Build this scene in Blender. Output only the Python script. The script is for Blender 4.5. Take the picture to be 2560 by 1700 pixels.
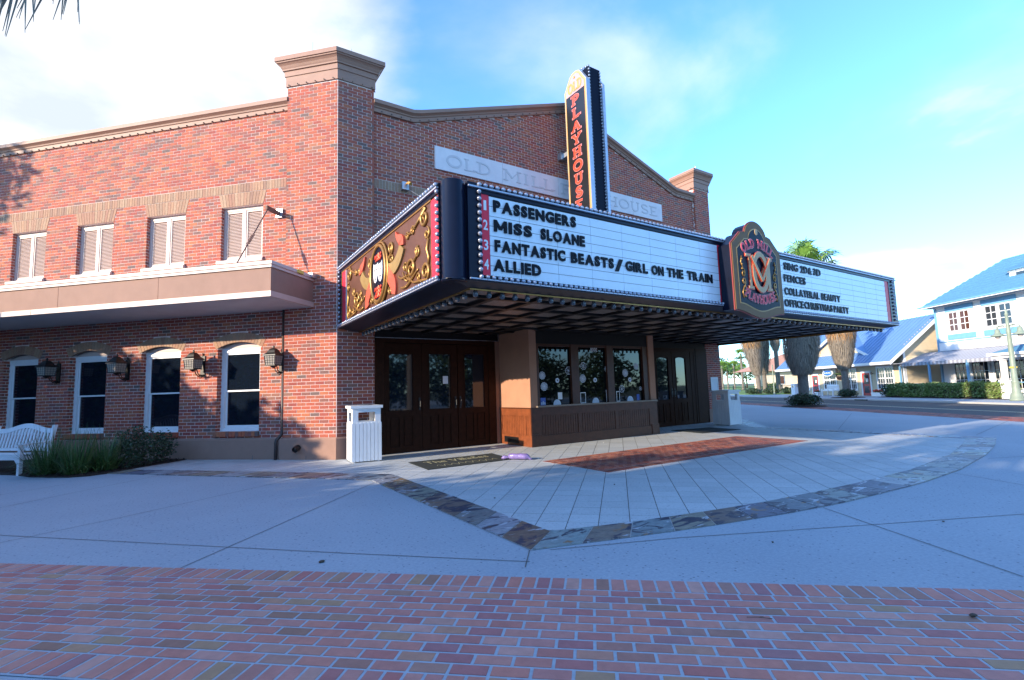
import bpy, math, random
from mathutils import Matrix, Vector
random.seed(11)
for o in list(bpy.data.objects): bpy.data.objects.remove(o)
SC = bpy.context.scene
COL = SC.collection
R = math.radians
S2 = math.sqrt(.5)

# ---------------------------------------------------------------- camera
CAM = Vector((-2.615, -10.671, 1.30))
YAW, PITCH, ROLL = 0.990604, 0.100478, -0.0314049
fw = Vector((math.cos(YAW)*math.cos(PITCH), math.sin(YAW)*math.cos(PITCH), math.sin(PITCH)))
rt = Vector((math.sin(YAW), -math.cos(YAW), 0)); up = rt.cross(fw)
r2 = rt*math.cos(ROLL)+up*math.sin(ROLL); u2 = up*math.cos(ROLL)-rt*math.sin(ROLL)
cd = bpy.data.cameras.new('camera'); cam = bpy.data.objects.new('camera', cd); COL.objects.link(cam)
cam.matrix_world = Matrix(((r2.x,u2.x,-fw.x,CAM.x),(r2.y,u2.y,-fw.y,CAM.y),(r2.z,u2.z,-fw.z,CAM.z),(0,0,0,1)))
cd.sensor_width = 36; cd.lens = 1245.79/2560*36; cd.clip_start = .05; cd.clip_end = 3000
SC.camera = cam
SC.render.resolution_x = 1024; SC.render.resolution_y = 680

# ---------------------------------------------------------------- light
SUN_EL = 16.3
LD = Vector((1, -.02, -math.tan(R(SUN_EL)))).normalized()      # travel direction of the sunlight
sd = bpy.data.lights.new('sun', 'SUN'); sd.energy = 2.25; sd.angle = R(.53); sd.color = (1, .84, .64)
sun = bpy.data.objects.new('sun', sd); COL.objects.link(sun)
sun.rotation_euler = LD.to_track_quat('-Z', 'Y').to_euler(); sun.location = (-30, -4, 20)
W = bpy.data.worlds.new('World'); SC.world = W; W.use_nodes = True
wn, wl = W.node_tree.nodes, W.node_tree.links
for n in list(wn): wn.remove(n)
out = wn.new('ShaderNodeOutputWorld'); bg = wn.new('ShaderNodeBackground'); wl.new(bg.outputs[0], out.inputs[0])
sky = wn.new('ShaderNodeTexSky'); sky.sky_type = 'NISHITA'; sky.sun_disc = False
sky.sun_elevation = R(SUN_EL); sky.sun_rotation = math.atan2(-LD.x, -LD.y)
sky.air_density = .85; sky.dust_density = .12; sky.ozone_density = 2.2
bg.inputs[1].default_value = .145
def wmath(op, a, b=None, clamp=False):
    n = wn.new('ShaderNodeMath'); n.operation = op; n.use_clamp = clamp
    for i, v in enumerate((a, b)):
        if v is None: continue
        if isinstance(v, (int, float)): n.inputs[i].default_value = v
        else: wl.new(v, n.inputs[i])
    return n.outputs[0]
tc = wn.new('ShaderNodeTexCoord'); sep = wn.new('ShaderNodeSeparateXYZ'); wl.new(tc.outputs['Generated'], sep.inputs[0])
den = wmath('ADD', wmath('MAXIMUM', sep.outputs[2], 0), .16)
cx, cy = wmath('DIVIDE', sep.outputs[0], den), wmath('DIVIDE', sep.outputs[1], den)
cmb = wn.new('ShaderNodeCombineXYZ'); wl.new(cx, cmb.inputs[0]); wl.new(cy, cmb.inputs[1])
cmb.inputs[2].default_value = 5.2
n1 = wn.new('ShaderNodeTexNoise'); n1.inputs['Scale'].default_value = .72; n1.inputs['Detail'].default_value = 9; n1.inputs['Roughness'].default_value = .52; n1.inputs['Distortion'].default_value = .35
wl.new(cmb.outputs[0], n1.inputs['Vector'])
mr = wn.new('ShaderNodeMapRange'); mr.inputs[1].default_value = .47; mr.inputs[2].default_value = .68; mr.interpolation_type = 'SMOOTHSTEP'
wl.new(n1.outputs[0], mr.inputs[0])
def lobe(d, c0, c1):      # one bank of cloud of its own, standing in direction d
    vd = wn.new('ShaderNodeVectorMath'); vd.operation = 'DOT_PRODUCT'; nv = wn.new('ShaderNodeVectorMath'); nv.operation = 'NORMALIZE'
    wl.new(tc.outputs['Generated'], nv.inputs[0]); wl.new(nv.outputs[0], vd.inputs[0]); vd.inputs[1].default_value = Vector(d).normalized()
    m = wn.new('ShaderNodeMapRange'); m.interpolation_type = 'SMOOTHSTEP'
    m.inputs[1].default_value = c0; m.inputs[2].default_value = c1; wl.new(wmath('ADD', vd.outputs['Value'], wmath('MULTIPLY', wmath('SUBTRACT', n1.outputs[0], .5), .55)), m.inputs[0])
    return m.outputs[0]
CL1 = lobe((-.13, .83, .50), .88, .965)
CL2 = lobe((.98, .33, .10), .965, 1.0)
fac = wmath('MAXIMUM', wmath('MULTIPLY', mr.outputs[0], .55), wmath('MAXIMUM', CL1, wmath('MULTIPLY', CL2, .55)), True)
mx = wn.new('ShaderNodeMix'); mx.data_type = 'RGBA'
tint = wn.new('ShaderNodeMix'); tint.data_type = 'RGBA'; tint.blend_type = 'MULTIPLY'; tint.inputs[0].default_value = 1
tint.inputs[7].default_value = (.60, .90, 1.17, 1); wl.new(sky.outputs[0], tint.inputs[6])
wl.new(fac, mx.inputs[0]); wl.new(tint.outputs[2], mx.inputs[6]); cvar = wn.new('ShaderNodeMix'); cvar.data_type = 'RGBA'; cvar.inputs[6].default_value = (1.45, 1.62, 1.90, 1); cvar.inputs[7].default_value = (2.35, 2.4, 2.5, 1)
n3 = wn.new('ShaderNodeTexNoise'); n3.inputs['Scale'].default_value = 2.4; n3.inputs['Detail'].default_value = 7; wl.new(cmb.outputs[0], n3.inputs['Vector'])
m3 = wn.new('ShaderNodeMapRange'); m3.inputs[1].default_value = .36; m3.inputs[2].default_value = .62; wl.new(n3.outputs[0], m3.inputs[0]); wl.new(m3.outputs[0], cvar.inputs[0]); wl.new(cvar.outputs[2], mx.inputs[7])
wl.new(mx.outputs[2], bg.inputs[0])
VS = SC.view_settings
SC.display_settings.display_device = 'sRGB'
VS.view_transform = 'Standard'; VS.look = 'None'; VS.gamma = 1; VS.use_curve_mapping = False; VS.exposure = 2.0
SC.render.engine = 'CYCLES'; SC.cycles.max_bounces = 6; SC.cycles.transparent_max_bounces = 6

# ---------------------------------------------------------------- materials
MATS = {}
def PM(name, base, rough=.6, metal=0, noise=None, bump=None, pal=None, spec=.5, coat=0, trans=0, noise2=None, emit=None, patches=None, speck=None):
    """procedural material. pal: palette picked per object / per loose piece; noise: (scale, dark factor, detail)"""
    m = bpy.data.materials.new(name); m.use_nodes = True; nt = m.node_tree; N, L = nt.nodes, nt.links
    b = N['Principled BSDF']; b.inputs['Roughness'].default_value = rough; b.inputs['Metallic'].default_value = metal
    b.inputs['Specular IOR Level'].default_value = spec; b.inputs['Coat Weight'].default_value = coat
    b.inputs['Transmission Weight'].default_value = trans
    def rgb(c): return (*c, 1)
    col = None
    if pal:
        g = N.new('ShaderNodeNewGeometry'); oi = N.new('ShaderNodeObjectInfo')
        a = N.new('ShaderNodeMath'); a.operation = 'MULTIPLY_ADD'; a.inputs[1].default_value = 7.31
        L.new(oi.outputs['Random'], a.inputs[0]); L.new(g.outputs['Random Per Island'], a.inputs[2])
        f = N.new('ShaderNodeMath'); f.operation = 'FRACT'; L.new(a.outputs[0], f.inputs[0])
        cr = N.new('ShaderNodeValToRGB'); cr.color_ramp.interpolation = 'LINEAR'
        els = cr.color_ramp.elements
        for i, c in enumerate(pal):
            p = i/(len(pal)-1)
            if i == 0: els[0].position = 0; els[0].color = rgb(c)
            elif i == len(pal)-1: els[-1].position = 1; els[-1].color = rgb(c)
            else:
                e = els.new(p); e.color = rgb(c)
        L.new(f.outputs[0], cr.inputs[0]); col = cr.outputs[0]
    tco = None
    def coords():
        nonlocal tco
        if tco is None:
            tco = N.new('ShaderNodeNewGeometry').outputs['Position']
            if patches:
                oi2 = N.new('ShaderNodeObjectInfo'); va = N.new('ShaderNodeVectorMath'); va.operation = 'ADD'; sc_ = N.new('ShaderNodeMath'); sc_.operation = 'MULTIPLY'; sc_.inputs[1].default_value = 40
                L.new(oi2.outputs['Random'], sc_.inputs[0]); L.new(tco, va.inputs[0]); L.new(sc_.outputs[0], va.inputs[1]); tco = va.outputs[0]
        return tco
    for nz in (noise, noise2):
        if not nz: continue
        t = N.new('ShaderNodeTexNoise'); t.inputs['Scale'].default_value = nz[0]; t.inputs['Detail'].default_value = nz[2] if len(nz) > 2 else 6
        t.inputs['Roughness'].default_value = .62; L.new(coords(), t.inputs['Vector'])
        r_ = N.new('ShaderNodeMapRange'); r_.inputs[1].default_value = .3; r_.inputs[2].default_value = .7; L.new(t.outputs[0], r_.inputs[0])
        mxx = N.new('ShaderNodeMix'); mxx.data_type = 'RGBA'; mxx.blend_type = 'MULTIPLY'
        L.new(r_.outputs[0], mxx.inputs[0])
        if col is None: mxx.inputs[6].default_value = rgb(base)
        else: L.new(col, mxx.inputs[6])
        k = nz[1]; mxx.inputs[7].default_value = rgb(k if isinstance(k, tuple) else (k, k, k))
        col = mxx.outputs[2]
    for scl, c2, lo, hi in (patches or []):
        t = N.new('ShaderNodeTexNoise'); t.inputs['Scale'].default_value = scl; t.inputs['Detail'].default_value = 8; t.inputs['Roughness'].default_value = .6; t.inputs['Distortion'].default_value = 1.2
        mp = N.new('ShaderNodeMapping'); mp.inputs['Location'].default_value = (scl*3.1, scl*7.7, 0); mp.inputs['Scale'].default_value = (1, 2.2, 1); L.new(coords(), mp.inputs[0]); L.new(mp.outputs[0], t.inputs['Vector'])
        r_ = N.new('ShaderNodeMapRange'); r_.inputs[1].default_value = lo; r_.inputs[2].default_value = hi; L.new(t.outputs[0], r_.inputs[0])
        mxx = N.new('ShaderNodeMix'); mxx.data_type = 'RGBA'; L.new(r_.outputs[0], mxx.inputs[0])
        if col is None: mxx.inputs[6].default_value = rgb(base)
        else: L.new(col, mxx.inputs[6])
        mxx.inputs[7].default_value = rgb(c2); col = mxx.outputs[2]
    for scl, c2, rad_ in (speck or []):
        t = N.new('ShaderNodeTexVoronoi'); t.inputs['Scale'].default_value = scl; L.new(coords(), t.inputs['Vector'])
        r_ = N.new('ShaderNodeMapRange'); r_.inputs[1].default_value = rad_; r_.inputs[2].default_value = rad_*.5; L.new(t.outputs['Distance'], r_.inputs[0])
        gt_ = N.new('ShaderNodeSeparateColor'); L.new(t.outputs['Color'], gt_.inputs[0]); th = N.new('ShaderNodeMath'); th.operation = 'GREATER_THAN'; th.inputs[1].default_value = .55; L.new(gt_.outputs[0], th.inputs[0])
        ml = N.new('ShaderNodeMath'); ml.operation = 'MULTIPLY'; L.new(r_.outputs[0], ml.inputs[0]); L.new(th.outputs[0], ml.inputs[1])
        mxx = N.new('ShaderNodeMix'); mxx.data_type = 'RGBA'; mxx.blend_type = 'MULTIPLY'; L.new(ml.outputs[0], mxx.inputs[0])
        if col is None: mxx.inputs[6].default_value = rgb(base)
        else: L.new(col, mxx.inputs[6])
        mxx.inputs[7].default_value = rgb(c2); col = mxx.outputs[2]
    if col is None: b.inputs['Base Color'].default_value = rgb(base)
    else: L.new(col, b.inputs['Base Color'])
    if bump:
        t = N.new('ShaderNodeTexNoise'); t.inputs['Scale'].default_value = bump[0]; t.inputs['Detail'].default_value = 5; L.new(coords(), t.inputs['Vector'])
        bp = N.new('ShaderNodeBump'); bp.inputs['Strength'].default_value = bump[1]; bp.inputs['Distance'].default_value = bump[2] if len(bump) > 2 else .01
        L.new(t.outputs[0], bp.inputs['Height']); L.new(bp.outputs[0], b.inputs['Normal'])
    if emit: b.inputs['Emission Color'].default_value = rgb(emit[0]); b.inputs['Emission Strength'].default_value = emit[1]
    MATS[name] = m
    return m
BRICKPAL = [(.50,.115,.062),(.42,.085,.055),(.52,.150,.068),(.47,.115,.062),(.34,.075,.060),(.52,.130,.060),(.24,.110,.088),(.47,.105,.062),(.17,.115,.10),(.40,.090,.064),(.52,.165,.072),(.30,.140,.098),(.50,.110,.060),(.46,.120,.066)]
PM('brick', (.3,.08,.05), .85, noise=(22,.72), noise2=(1.1,(.86,.86,.88)), bump=(90,.35,.004), pal=BRICKPAL)
PM('buff_brick', (.4,.3,.2), .85, noise=(22,.75), bump=(90,.3,.004), pal=[(.42,.24,.15),(.36,.18,.12),(.44,.28,.18),(.34,.21,.14),(.44,.25,.15),(.30,.17,.12)])
PM('mortar', (.86,.73,.68), .95, noise=(14,.78), bump=(120,.4,.004))
PM('stucco', (.32,.185,.135), .8, noise=(3,.86), bump=(160,.25,.003))
PM('stucco_brown', (.25,.125,.08), .8, noise=(3,.86), bump=(160,.25,.003))
PM('cornice', (.34,.18,.125), .6, noise=(2.5,.84), bump=(60,.1,.003))
PM('cream_trim', (.58,.44,.38), .5, noise=(3,.9))
PM('shutter', (.56,.42,.36), .55, noise=(5,.9))
PM('white_paint', (.80,.80,.80), .42, noise=(6,.93), bump=(40,.06,.003))
PM('soffit_white', (.55,.52,.50), .7, noise=(2,.85))
PM('glass', (.006,.010,.018), .03, spec=.7)
PM('booth_glass', (.004,.005,.006), .02, spec=.45)
PM('pane', (.03,.04,.05), .05, spec=.8)
PM('wood', (.044,.014,.006), .55, noise=(9,.6), noise2=(60,.75), bump=(60,.15,.003), spec=.1)
PM('wood_sunlit', (.27,.075,.026), .38, noise=(8,.6), noise2=(70,.75), bump=(60,.15,.003), coat=.2)  # lighter copy of the booth wood, with sunlight put into its colour
PM('booth_stucco', (.40,.20,.12), .8, noise=(3,.86), bump=(160,.25,.003))
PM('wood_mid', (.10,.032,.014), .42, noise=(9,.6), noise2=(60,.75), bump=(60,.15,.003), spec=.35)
PM('black_wood', (.010,.007,.006), .6, spec=.25, noise=(9,.7))
PM('granite', (.30,.24,.19), .25, noise=(160,.35,3))
PM('navy', (.005,.008,.022), .3, noise=(4,.75), spec=.22)
PM('navy_matte', (.004,.006,.018), .4, noise=(3,.8), spec=.10)
PM('black', (.008,.008,.010), .35)
PM('letter_black', (.006,.007,.012), .4, noise=(8,.8), spec=.12)
PM('acrylic', (.76,.82,.87), .28, noise=(1.7,.93), noise2=(18,.96))
PM('red_strip', (.78,.030,.060), .4, noise=(6,.9), spec=.3)
PM('red_letter', (.72,.065,.03), .35)
PM('pink_letter', (.66,.22,.22), .45)
PM('pink_panel', (.56,.27,.27), .5, noise=(5,.93))
PM('cream', (.52,.33,.17), .5, spec=.2)
PM('silver', (.50,.52,.60), .35, metal=.35, noise=(5,.85))
PM('gold', (.42,.22,.060), .36, metal=.6, noise=(9,.72))
PM('gold_paint', (.50,.27,.07), .5, noise=(7,.82))
PM('olive_frame', (.20,.105,.045), .5, noise=(4,.85), spec=.12)
PM('maroon', (.26,.050,.045), .5, spec=.2)
PM('relief_back', (.13,.050,.028), .45, noise=(3,.7), noise2=(26,.85))
PM('banner_red', (.60,.10,.055), .4, noise=(5,.85))
PM('banner_gold', (.30,.19,.065), .4, noise=(5,.8))
PM('bulb', (.34,.37,.44), .12, metal=.5, spec=.8)
PM('bulb_dim', (.10,.10,.11), .15, metal=.2, spec=.6)
PM('socket', (.02,.02,.022), .4)
PM('tin', (.40,.34,.29), .3, metal=.4, noise=(25,.4), bump=(30,.8,.02))
PM('coffer', (.010,.008,.007), .45, noise=(6,.7))
PM('marble', (.80,.71,.70), .5, noise=(1.6,(.86,.82,.84)), noise2=(6,.93))
PM('marble_carve_shade', (.58,.52,.53), .6)  # shade of the carving put into a darker letter colour
PM('rubber', (.022,.030,.028), .9, noise=(50,.6), bump=(200,.5,.004))
PM('mat_print', (.44,.40,.22), .9, noise=(30,.6))
PM('concrete', (.385,.43,.47), .85, noise=(.45,(.84,.85,.87)), noise2=(38,(.78,.79,.81),4), bump=(60,.6,.006), speck=[(22,(.45,.45,.47),.22),(9,(.55,.55,.55),.09)])
PM('joint', (.13,.125,.12), .95)
PM('tile', (.50,.47,.43), .75, noise=(1.3,.92), noise2=(45,.84,4), bump=(60,.6,.005), speck=[(30,(.62,.62,.64),.3)], pal=[(.47,.50,.51),(.51,.54,.55),(.44,.47,.48),(.49,.52,.53)])
PM('grout', (.15,.14,.13), .95, noise=(6,.8))
PM('slate', (.1,.1,.1), .5, patches=[(2.4,(.045,.05,.075),.53,.57),(3.3,(.42,.45,.49),.60,.63),(2.9,(.26,.15,.075),.61,.66)], noise=(14,(.6,.62,.66)), bump=(9,.9,.012), pal=[(.15,.18,.25),(.30,.22,.13),(.28,.34,.33),(.10,.11,.17),(.38,.40,.42),(.20,.13,.09),(.18,.24,.29),(.34,.32,.22),(.12,.14,.20)])
PM('slate_grout', (.46,.45,.43), .9, noise=(20,.8))
PM('paver', (.3,.15,.1), .8, noise=(14,.80), noise2=(.9,.92), bump=(110,.4,.004), pal=[(0.537, 0.21, 0.158), (0.601, 0.259, 0.198), (0.473, 0.179, 0.145), (0.564, 0.259, 0.205), (0.397, 0.155, 0.152), (0.615, 0.235, 0.165), (0.5, 0.21, 0.178), (0.333, 0.173, 0.119), (0.589, 0.31, 0.251), (0.487, 0.167, 0.139), (0.384, 0.167, 0.172), (0.436, 0.259, 0.145), (0.564, 0.235, 0.185)])
PM('paver_red', (.3,.1,.06), .7, noise=(14,.75), bump=(110,.4,.004), pal=[(.30,.06,.035),(.18,.035,.025),(.38,.10,.05),(.26,.05,.035),(.44,.17,.10),(.20,.04,.03),(.11,.035,.03),(.34,.08,.04),(.42,.13,.06)])
PM('panel_joint', (.58,.46,.40), .95, noise=(30,.8))
PM('paver_joint', (.38,.43,.48), .95, noise=(30,.8))
PM('mulch', (.055,.030,.020), .95, noise=(45,.35), bump=(40,1,.04))
PM('asphalt', (.050,.050,.053), .8, noise=(.8,.85), noise2=(70,.75), bump=(150,.5,.004))
PM('lane_paint', (.62,.55,.34), .7, noise=(30,.7))
PM('kerb', (.45,.44,.42), .85, noise=(3,.85))
PM('soil', (.10,.12,.05), .95, noise=(.5,.75), bump=(10,.6,.03))
PM('lawn', (.16,.28,.05), .95, noise=(1.5,.75), noise2=(40,.7), bump=(60,1,.03))
PM('leaf', (.04,.08,.02), .55, pal=[(.028,.060,.018),(.050,.095,.025),(.035,.075,.02),(.07,.115,.03),(.03,.06,.022)], trans=0)
PM('leaf_dark', (.03,.05,.02), .5, pal=[(.020,.042,.020),(.032,.062,.026),(.024,.050,.02),(.042,.072,.03)])
PM('leaf_bright', (.08,.15,.03), .5, pal=[(.10,.17,.04),(.15,.23,.05),(.12,.19,.045),(.20,.26,.08),(.22,.22,.10)])
PM('grass_blade', (.04,.09,.02), .5, pal=[(.035,.085,.02),(.06,.13,.026),(.03,.07,.02),(.08,.15,.04),(.15,.15,.06)])
PM('palm_green', (.08,.16,.03), .45, pal=[(.12,.24,.035),(.17,.30,.05),(.08,.17,.03),(.26,.34,.07)])
PM('palm_dry', (.3,.24,.16), .9, pal=[(.33,.27,.20),(.25,.21,.16),(.40,.33,.25),(.20,.17,.13),(.30,.25,.19)], noise=(30,.7))
PM('palm_rust', (.42,.20,.07), .9, pal=[(.46,.24,.08),(.36,.17,.06),(.50,.30,.12)])
PM('trunk', (.20,.17,.14), .95, noise=(9,.6), bump=(18,.9,.03))
PM('bark', (.09,.07,.055), .95, noise=(8,.6), bump=(14,1,.04))
PM('siding_beige', (.62,.50,.33), .7, noise=(2,.92))
PM('siding_white', (.80,.79,.78), .6, noise=(2,.95))
PM('blue_trim', (.16,.36,.55), .5, noise=(3,.9))
PM('shingle_blue', (.09,.25,.38), .8, noise=(7,.8), noise2=(.7,.9))
PM('metal_roof', (.15,.29,.52), .42, metal=.25, noise=(1,.9))
PM('red_door', (.42,.030,.028), .45)
PM('brown_glass', (.09,.035,.022), .1)
PM('awning', (.36,.36,.42), .8, pal=[(.62,.60,.62),(.25,.20,.20)])
PM('awning_a', (.40,.42,.47), .8); PM('awning_b', (.25,.25,.28), .8)
PM('lamp_green', (.24,.29,.22), .5, noise=(5,.85))
PM('lamp_glass', (.5,.45,.4), .3)
PM('lantern_metal', (.018,.016,.015), .45, noise=(12,.7))
PM('lantern_glass', (.38,.34,.29), .25, noise=(30,.8))
PM('copper', (.060,.040,.036), .5, noise=(6,.7))
PM('steel', (.45,.46,.48), .35, metal=.7)
PM('rust', (.20,.10,.07), .7, noise=(14,.6))
PM('purple_plastic', (.24,.18,.44), .25, noise=(25,.7), bump=(25,.6,.01), coat=.3)
PM('paper', (.74,.74,.74), .7); PM('paper_blue', (.06,.12,.42), .6); PM('flake', (.60,.66,.74), .7)
PM('sign_blue', (.02,.13,.55), .35)
PM('terracotta', (.35,.13,.06), .8); PM('flower_red', (.65,.06,.04), .6)
PM('roof_pink', (.50,.26,.18), .8, noise=(2,.85)); PM('wall_peach', (.80,.64,.46), .7, noise=(2,.93))
PM('debris', (.07,.05,.035), .9); PM('fence_dark', (.02,.03,.03), .6); PM('yellow_tag', (.62,.45,.08), .6)

# ---------------------------------------------------------------- mesh helpers
def ident(x, y, z): return (x, y, z)
def TL(u, w, z): return (u*S2+w*S2, -u*S2+w*S2, z)         # left wall: u to the right along it, w into the building
class MB:
    def __init__(s, T=ident): s.v = []; s.f = []; s.T = T; s.mi = []; s.cm = 0
    def vert(s, p): s.v.append(s.T(*p)); return len(s.v)-1
    def face(s, ix): s.f.append(tuple(ix)); s.mi.append(s.cm)
    def poly(s, pts): s.face([s.vert(p) for p in pts])
    def box(s, x0, y0, z0, x1, y1, z1, skip=''):
        if x0 > x1: x0, x1 = x1, x0
        if y0 > y1: y0, y1 = y1, y0
        if z0 > z1: z0, z1 = z1, z0
        i = [s.vert(p) for p in ((x0,y0,z0),(x1,y0,z0),(x1,y1,z0),(x0,y1,z0),(x0,y0,z1),(x1,y0,z1),(x1,y1,z1),(x0,y1,z1))]
        for k, q in (('b',(0,3,2,1)),('t',(4,5,6,7)),('f',(0,1,5,4)),('r',(1,2,6,5)),('k',(2,3,7,6)),('l',(3,0,4,7))):
            if k not in skip: s.face([i[j] for j in q])
        return s
    def prism(s, pts, z0, z1, axis='z', caps=True):
        """extrude a polygon; axis z: pts are (x,y); y: pts (x,z), z0/z1 are y; x: pts (y,z)"""
        def P(p, h): return (p[0],p[1],h) if axis == 'z' else ((p[0],h,p[1]) if axis == 'y' else (h,p[0],p[1]))
        n = len(pts)
        a = [s.vert(P(p, z0)) for p in pts]; b = [s.vert(P(p, z1)) for p in pts]
        for i in range(n): s.face((a[i], a[(i+1) % n], b[(i+1) % n], b[i]))
        if caps: s.face(a[::-1]); s.face(b)
        return s
    def tube(s, pts, r, n=8, cap=True):
        pts = [Vector(p) for p in pts]; rings = []
        rr = r if isinstance(r, (list, tuple)) else [r]*len(pts)
        pu = None
        for i, p in enumerate(pts):
            d = (pts[min(i+1, len(pts)-1)]-pts[max(i-1, 0)]).normalized()
            ref = Vector((0,0,1)) if abs(d.z) < .9 else Vector((1,0,0))
            a = d.cross(ref).normalized() if pu is None else (pu-d*pu.dot(d)).normalized()
            pu = a; b = d.cross(a)
            rings.append([s.vert(tuple(p+(a*math.cos(2*math.pi*k/n)+b*math.sin(2*math.pi*k/n))*rr[i])) for k in range(n)])
        for i in range(len(rings)-1):
            for k in range(n): s.face((rings[i][k], rings[i][(k+1) % n], rings[i+1][(k+1) % n], rings[i+1][k]))
        if cap: s.face(rings[0][::-1]); s.face(rings[-1])
        return s
    def lathe(s, prof, n=16, c=(0,0), jit=0):
        rings = [[s.vert((c[0]+r*math.cos(2*math.pi*k/n), c[1]+r*math.sin(2*math.pi*k/n), z)) for k in range(n)] for r, z in prof]
        for i in range(len(rings)-1):
            for k in range(n): s.face((rings[i][k], rings[i][(k+1) % n], rings[i+1][(k+1) % n], rings[i+1][k]))
        s.face(rings[0][::-1]); s.face(rings[-1]); return s
    def ball(s, c, r, n=8, m=6, sz=1):
        pr = [(max(1e-4, r*math.sin(math.pi*j/m)), -r*sz*math.cos(math.pi*j/m)) for j in range(m+1)]
        rings = [[s.vert((c[0]+q*math.cos(2*math.pi*k/n), c[1]+q*math.sin(2*math.pi*k/n), c[2]+z)) for k in range(n)] for q, z in pr]
        for i in range(m):
            for k in range(n): s.face((rings[i][k], rings[i][(k+1) % n], rings[i+1][(k+1) % n], rings[i+1][k]))
        return s
    def mesh(s, name, mats, smooth=False):
        me = bpy.data.meshes.new(name); me.from_pydata(s.v, [], s.f)
        ms = mats if isinstance(mats, (list, tuple)) else [mats]
        for m in ms: me.materials.append(MATS[m] if isinstance(m, str) else m)
        if len(ms) > 1: me.polygons.foreach_set('material_index', s.mi)
        if smooth: me.polygons.foreach_set('use_smooth', [True]*len(me.polygons))
        me.validate(); me.update(); return me
    def build(s, name, mats, parent=None, smooth=False, off=None):
        if off is None: off = WORLD.get(root_of(parent)) if parent else None
        if off: s.v = [(x-off[0], y-off[1], z-off[2]) for x, y, z in s.v]
        o = bpy.data.objects.new(name, s.mesh(name, mats, smooth)); COL.objects.link(o)
        if parent: o.parent = parent
        return o
WORLD = {}
def root_of(o):
    while o is not None and o.parent: o = o.parent
    return o
def thing(name, label, cat, loc=(0,0,0), rz=0, group=None, world=False):
    o = bpy.data.objects.new(name, None); COL.objects.link(o); o.location = loc; o.rotation_euler = (0,0,rz); o.empty_display_size = .2
    tag(o, label, cat, group)
    if world: WORLD[o] = tuple(loc)
    return o
def tag(o, label=None, cat=None, group=None, kind=None):
    if label: o['label'] = label
    if cat: o['category'] = cat
    if group: o['group'] = group
    if kind: o['kind'] = kind
    return o
def struct(name, mb, mat, smooth=False): return tag(mb.build(name, mat, None, smooth), kind='structure')
def copy_tree(o, parent=None):
    c = o.copy(); COL.objects.link(c); c.parent = parent
    for ch in list(o.children): copy_tree(ch, c)
    return c
def inst(name, me, loc, parent, rot=(0,0,0), scale=(1,1,1)):
    o = bpy.data.objects.new(name, me); COL.objects.link(o)
    off = WORLD.get(root_of(parent)) if parent else None
    if off: loc = (loc[0]-off[0], loc[1]-off[1], loc[2]-off[2])
    o.location = loc; o.rotation_euler = rot; o.scale = scale; o.parent = parent
    return o
DV = (math.cos(YAW), math.sin(YAW)); NV = (math.sin(YAW), -math.cos(YAW))
def ST(a, b, z=0): return (CAM.x+a*DV[0]+b*NV[0], CAM.y+a*DV[1]+b*NV[1], z)    # a along the street, b across it
def TS(a0, b0): return lambda a, b, z: (a-a0, -(b-b0), z)
def px(p):      # where a point shows in the picture, 0..1, and its distance
    d = Vector(p)-CAM; z = d.dot(fw)
    if z < .1: return None
    return (.5+d.dot(r2)/z*1245.79/2560, .5-d.dot(u2)/z*1245.79/1700, z)
def seen(p, m=.02):
    q = px(p); return q is not None and -m < q[0] < 1+m and -m < q[1] < 1+m

# ---------------------------------------------------------------- lettering
GC = {}
def glyph(ch, bold=.02, ext=.5):
    """outline of one character of the built-in typeface, height normalised by capitals"""
    k = (ch, bold)
    if k in GC: return GC[k]
    cu = bpy.data.curves.new('t', 'FONT'); cu.body = ch; cu.size = 1; cu.offset = bold; cu.extrude = .5; cu.resolution_u = 3
    ob = bpy.data.objects.new('t', cu); COL.objects.link(ob)
    dg = bpy.context.evaluated_depsgraph_get(); dg.update()
    me = bpy.data.meshes.new_from_object(ob.evaluated_get(dg))
    vs = [tuple(v.co) for v in me.vertices]; fs = [tuple(p.vertices) for p in me.polygons]
    bpy.data.objects.remove(ob); bpy.data.curves.remove(cu); bpy.data.meshes.remove(me)
    x0 = min(v[0] for v in vs); x1 = max(v[0] for v in vs); y0 = min(v[1] for v in vs); y1 = max(v[1] for v in vs)
    GC[k] = (vs, fs, x0, x1, y0, y1); return GC[k]
def arc(cx, cy, rx, ry, a0, a1, n=10): return [(cx+rx*math.cos(R(a0+(a1-a0)*i/n)), cy+ry*math.sin(R(a0+(a1-a0)*i/n))) for i in range(n+1)]
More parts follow.
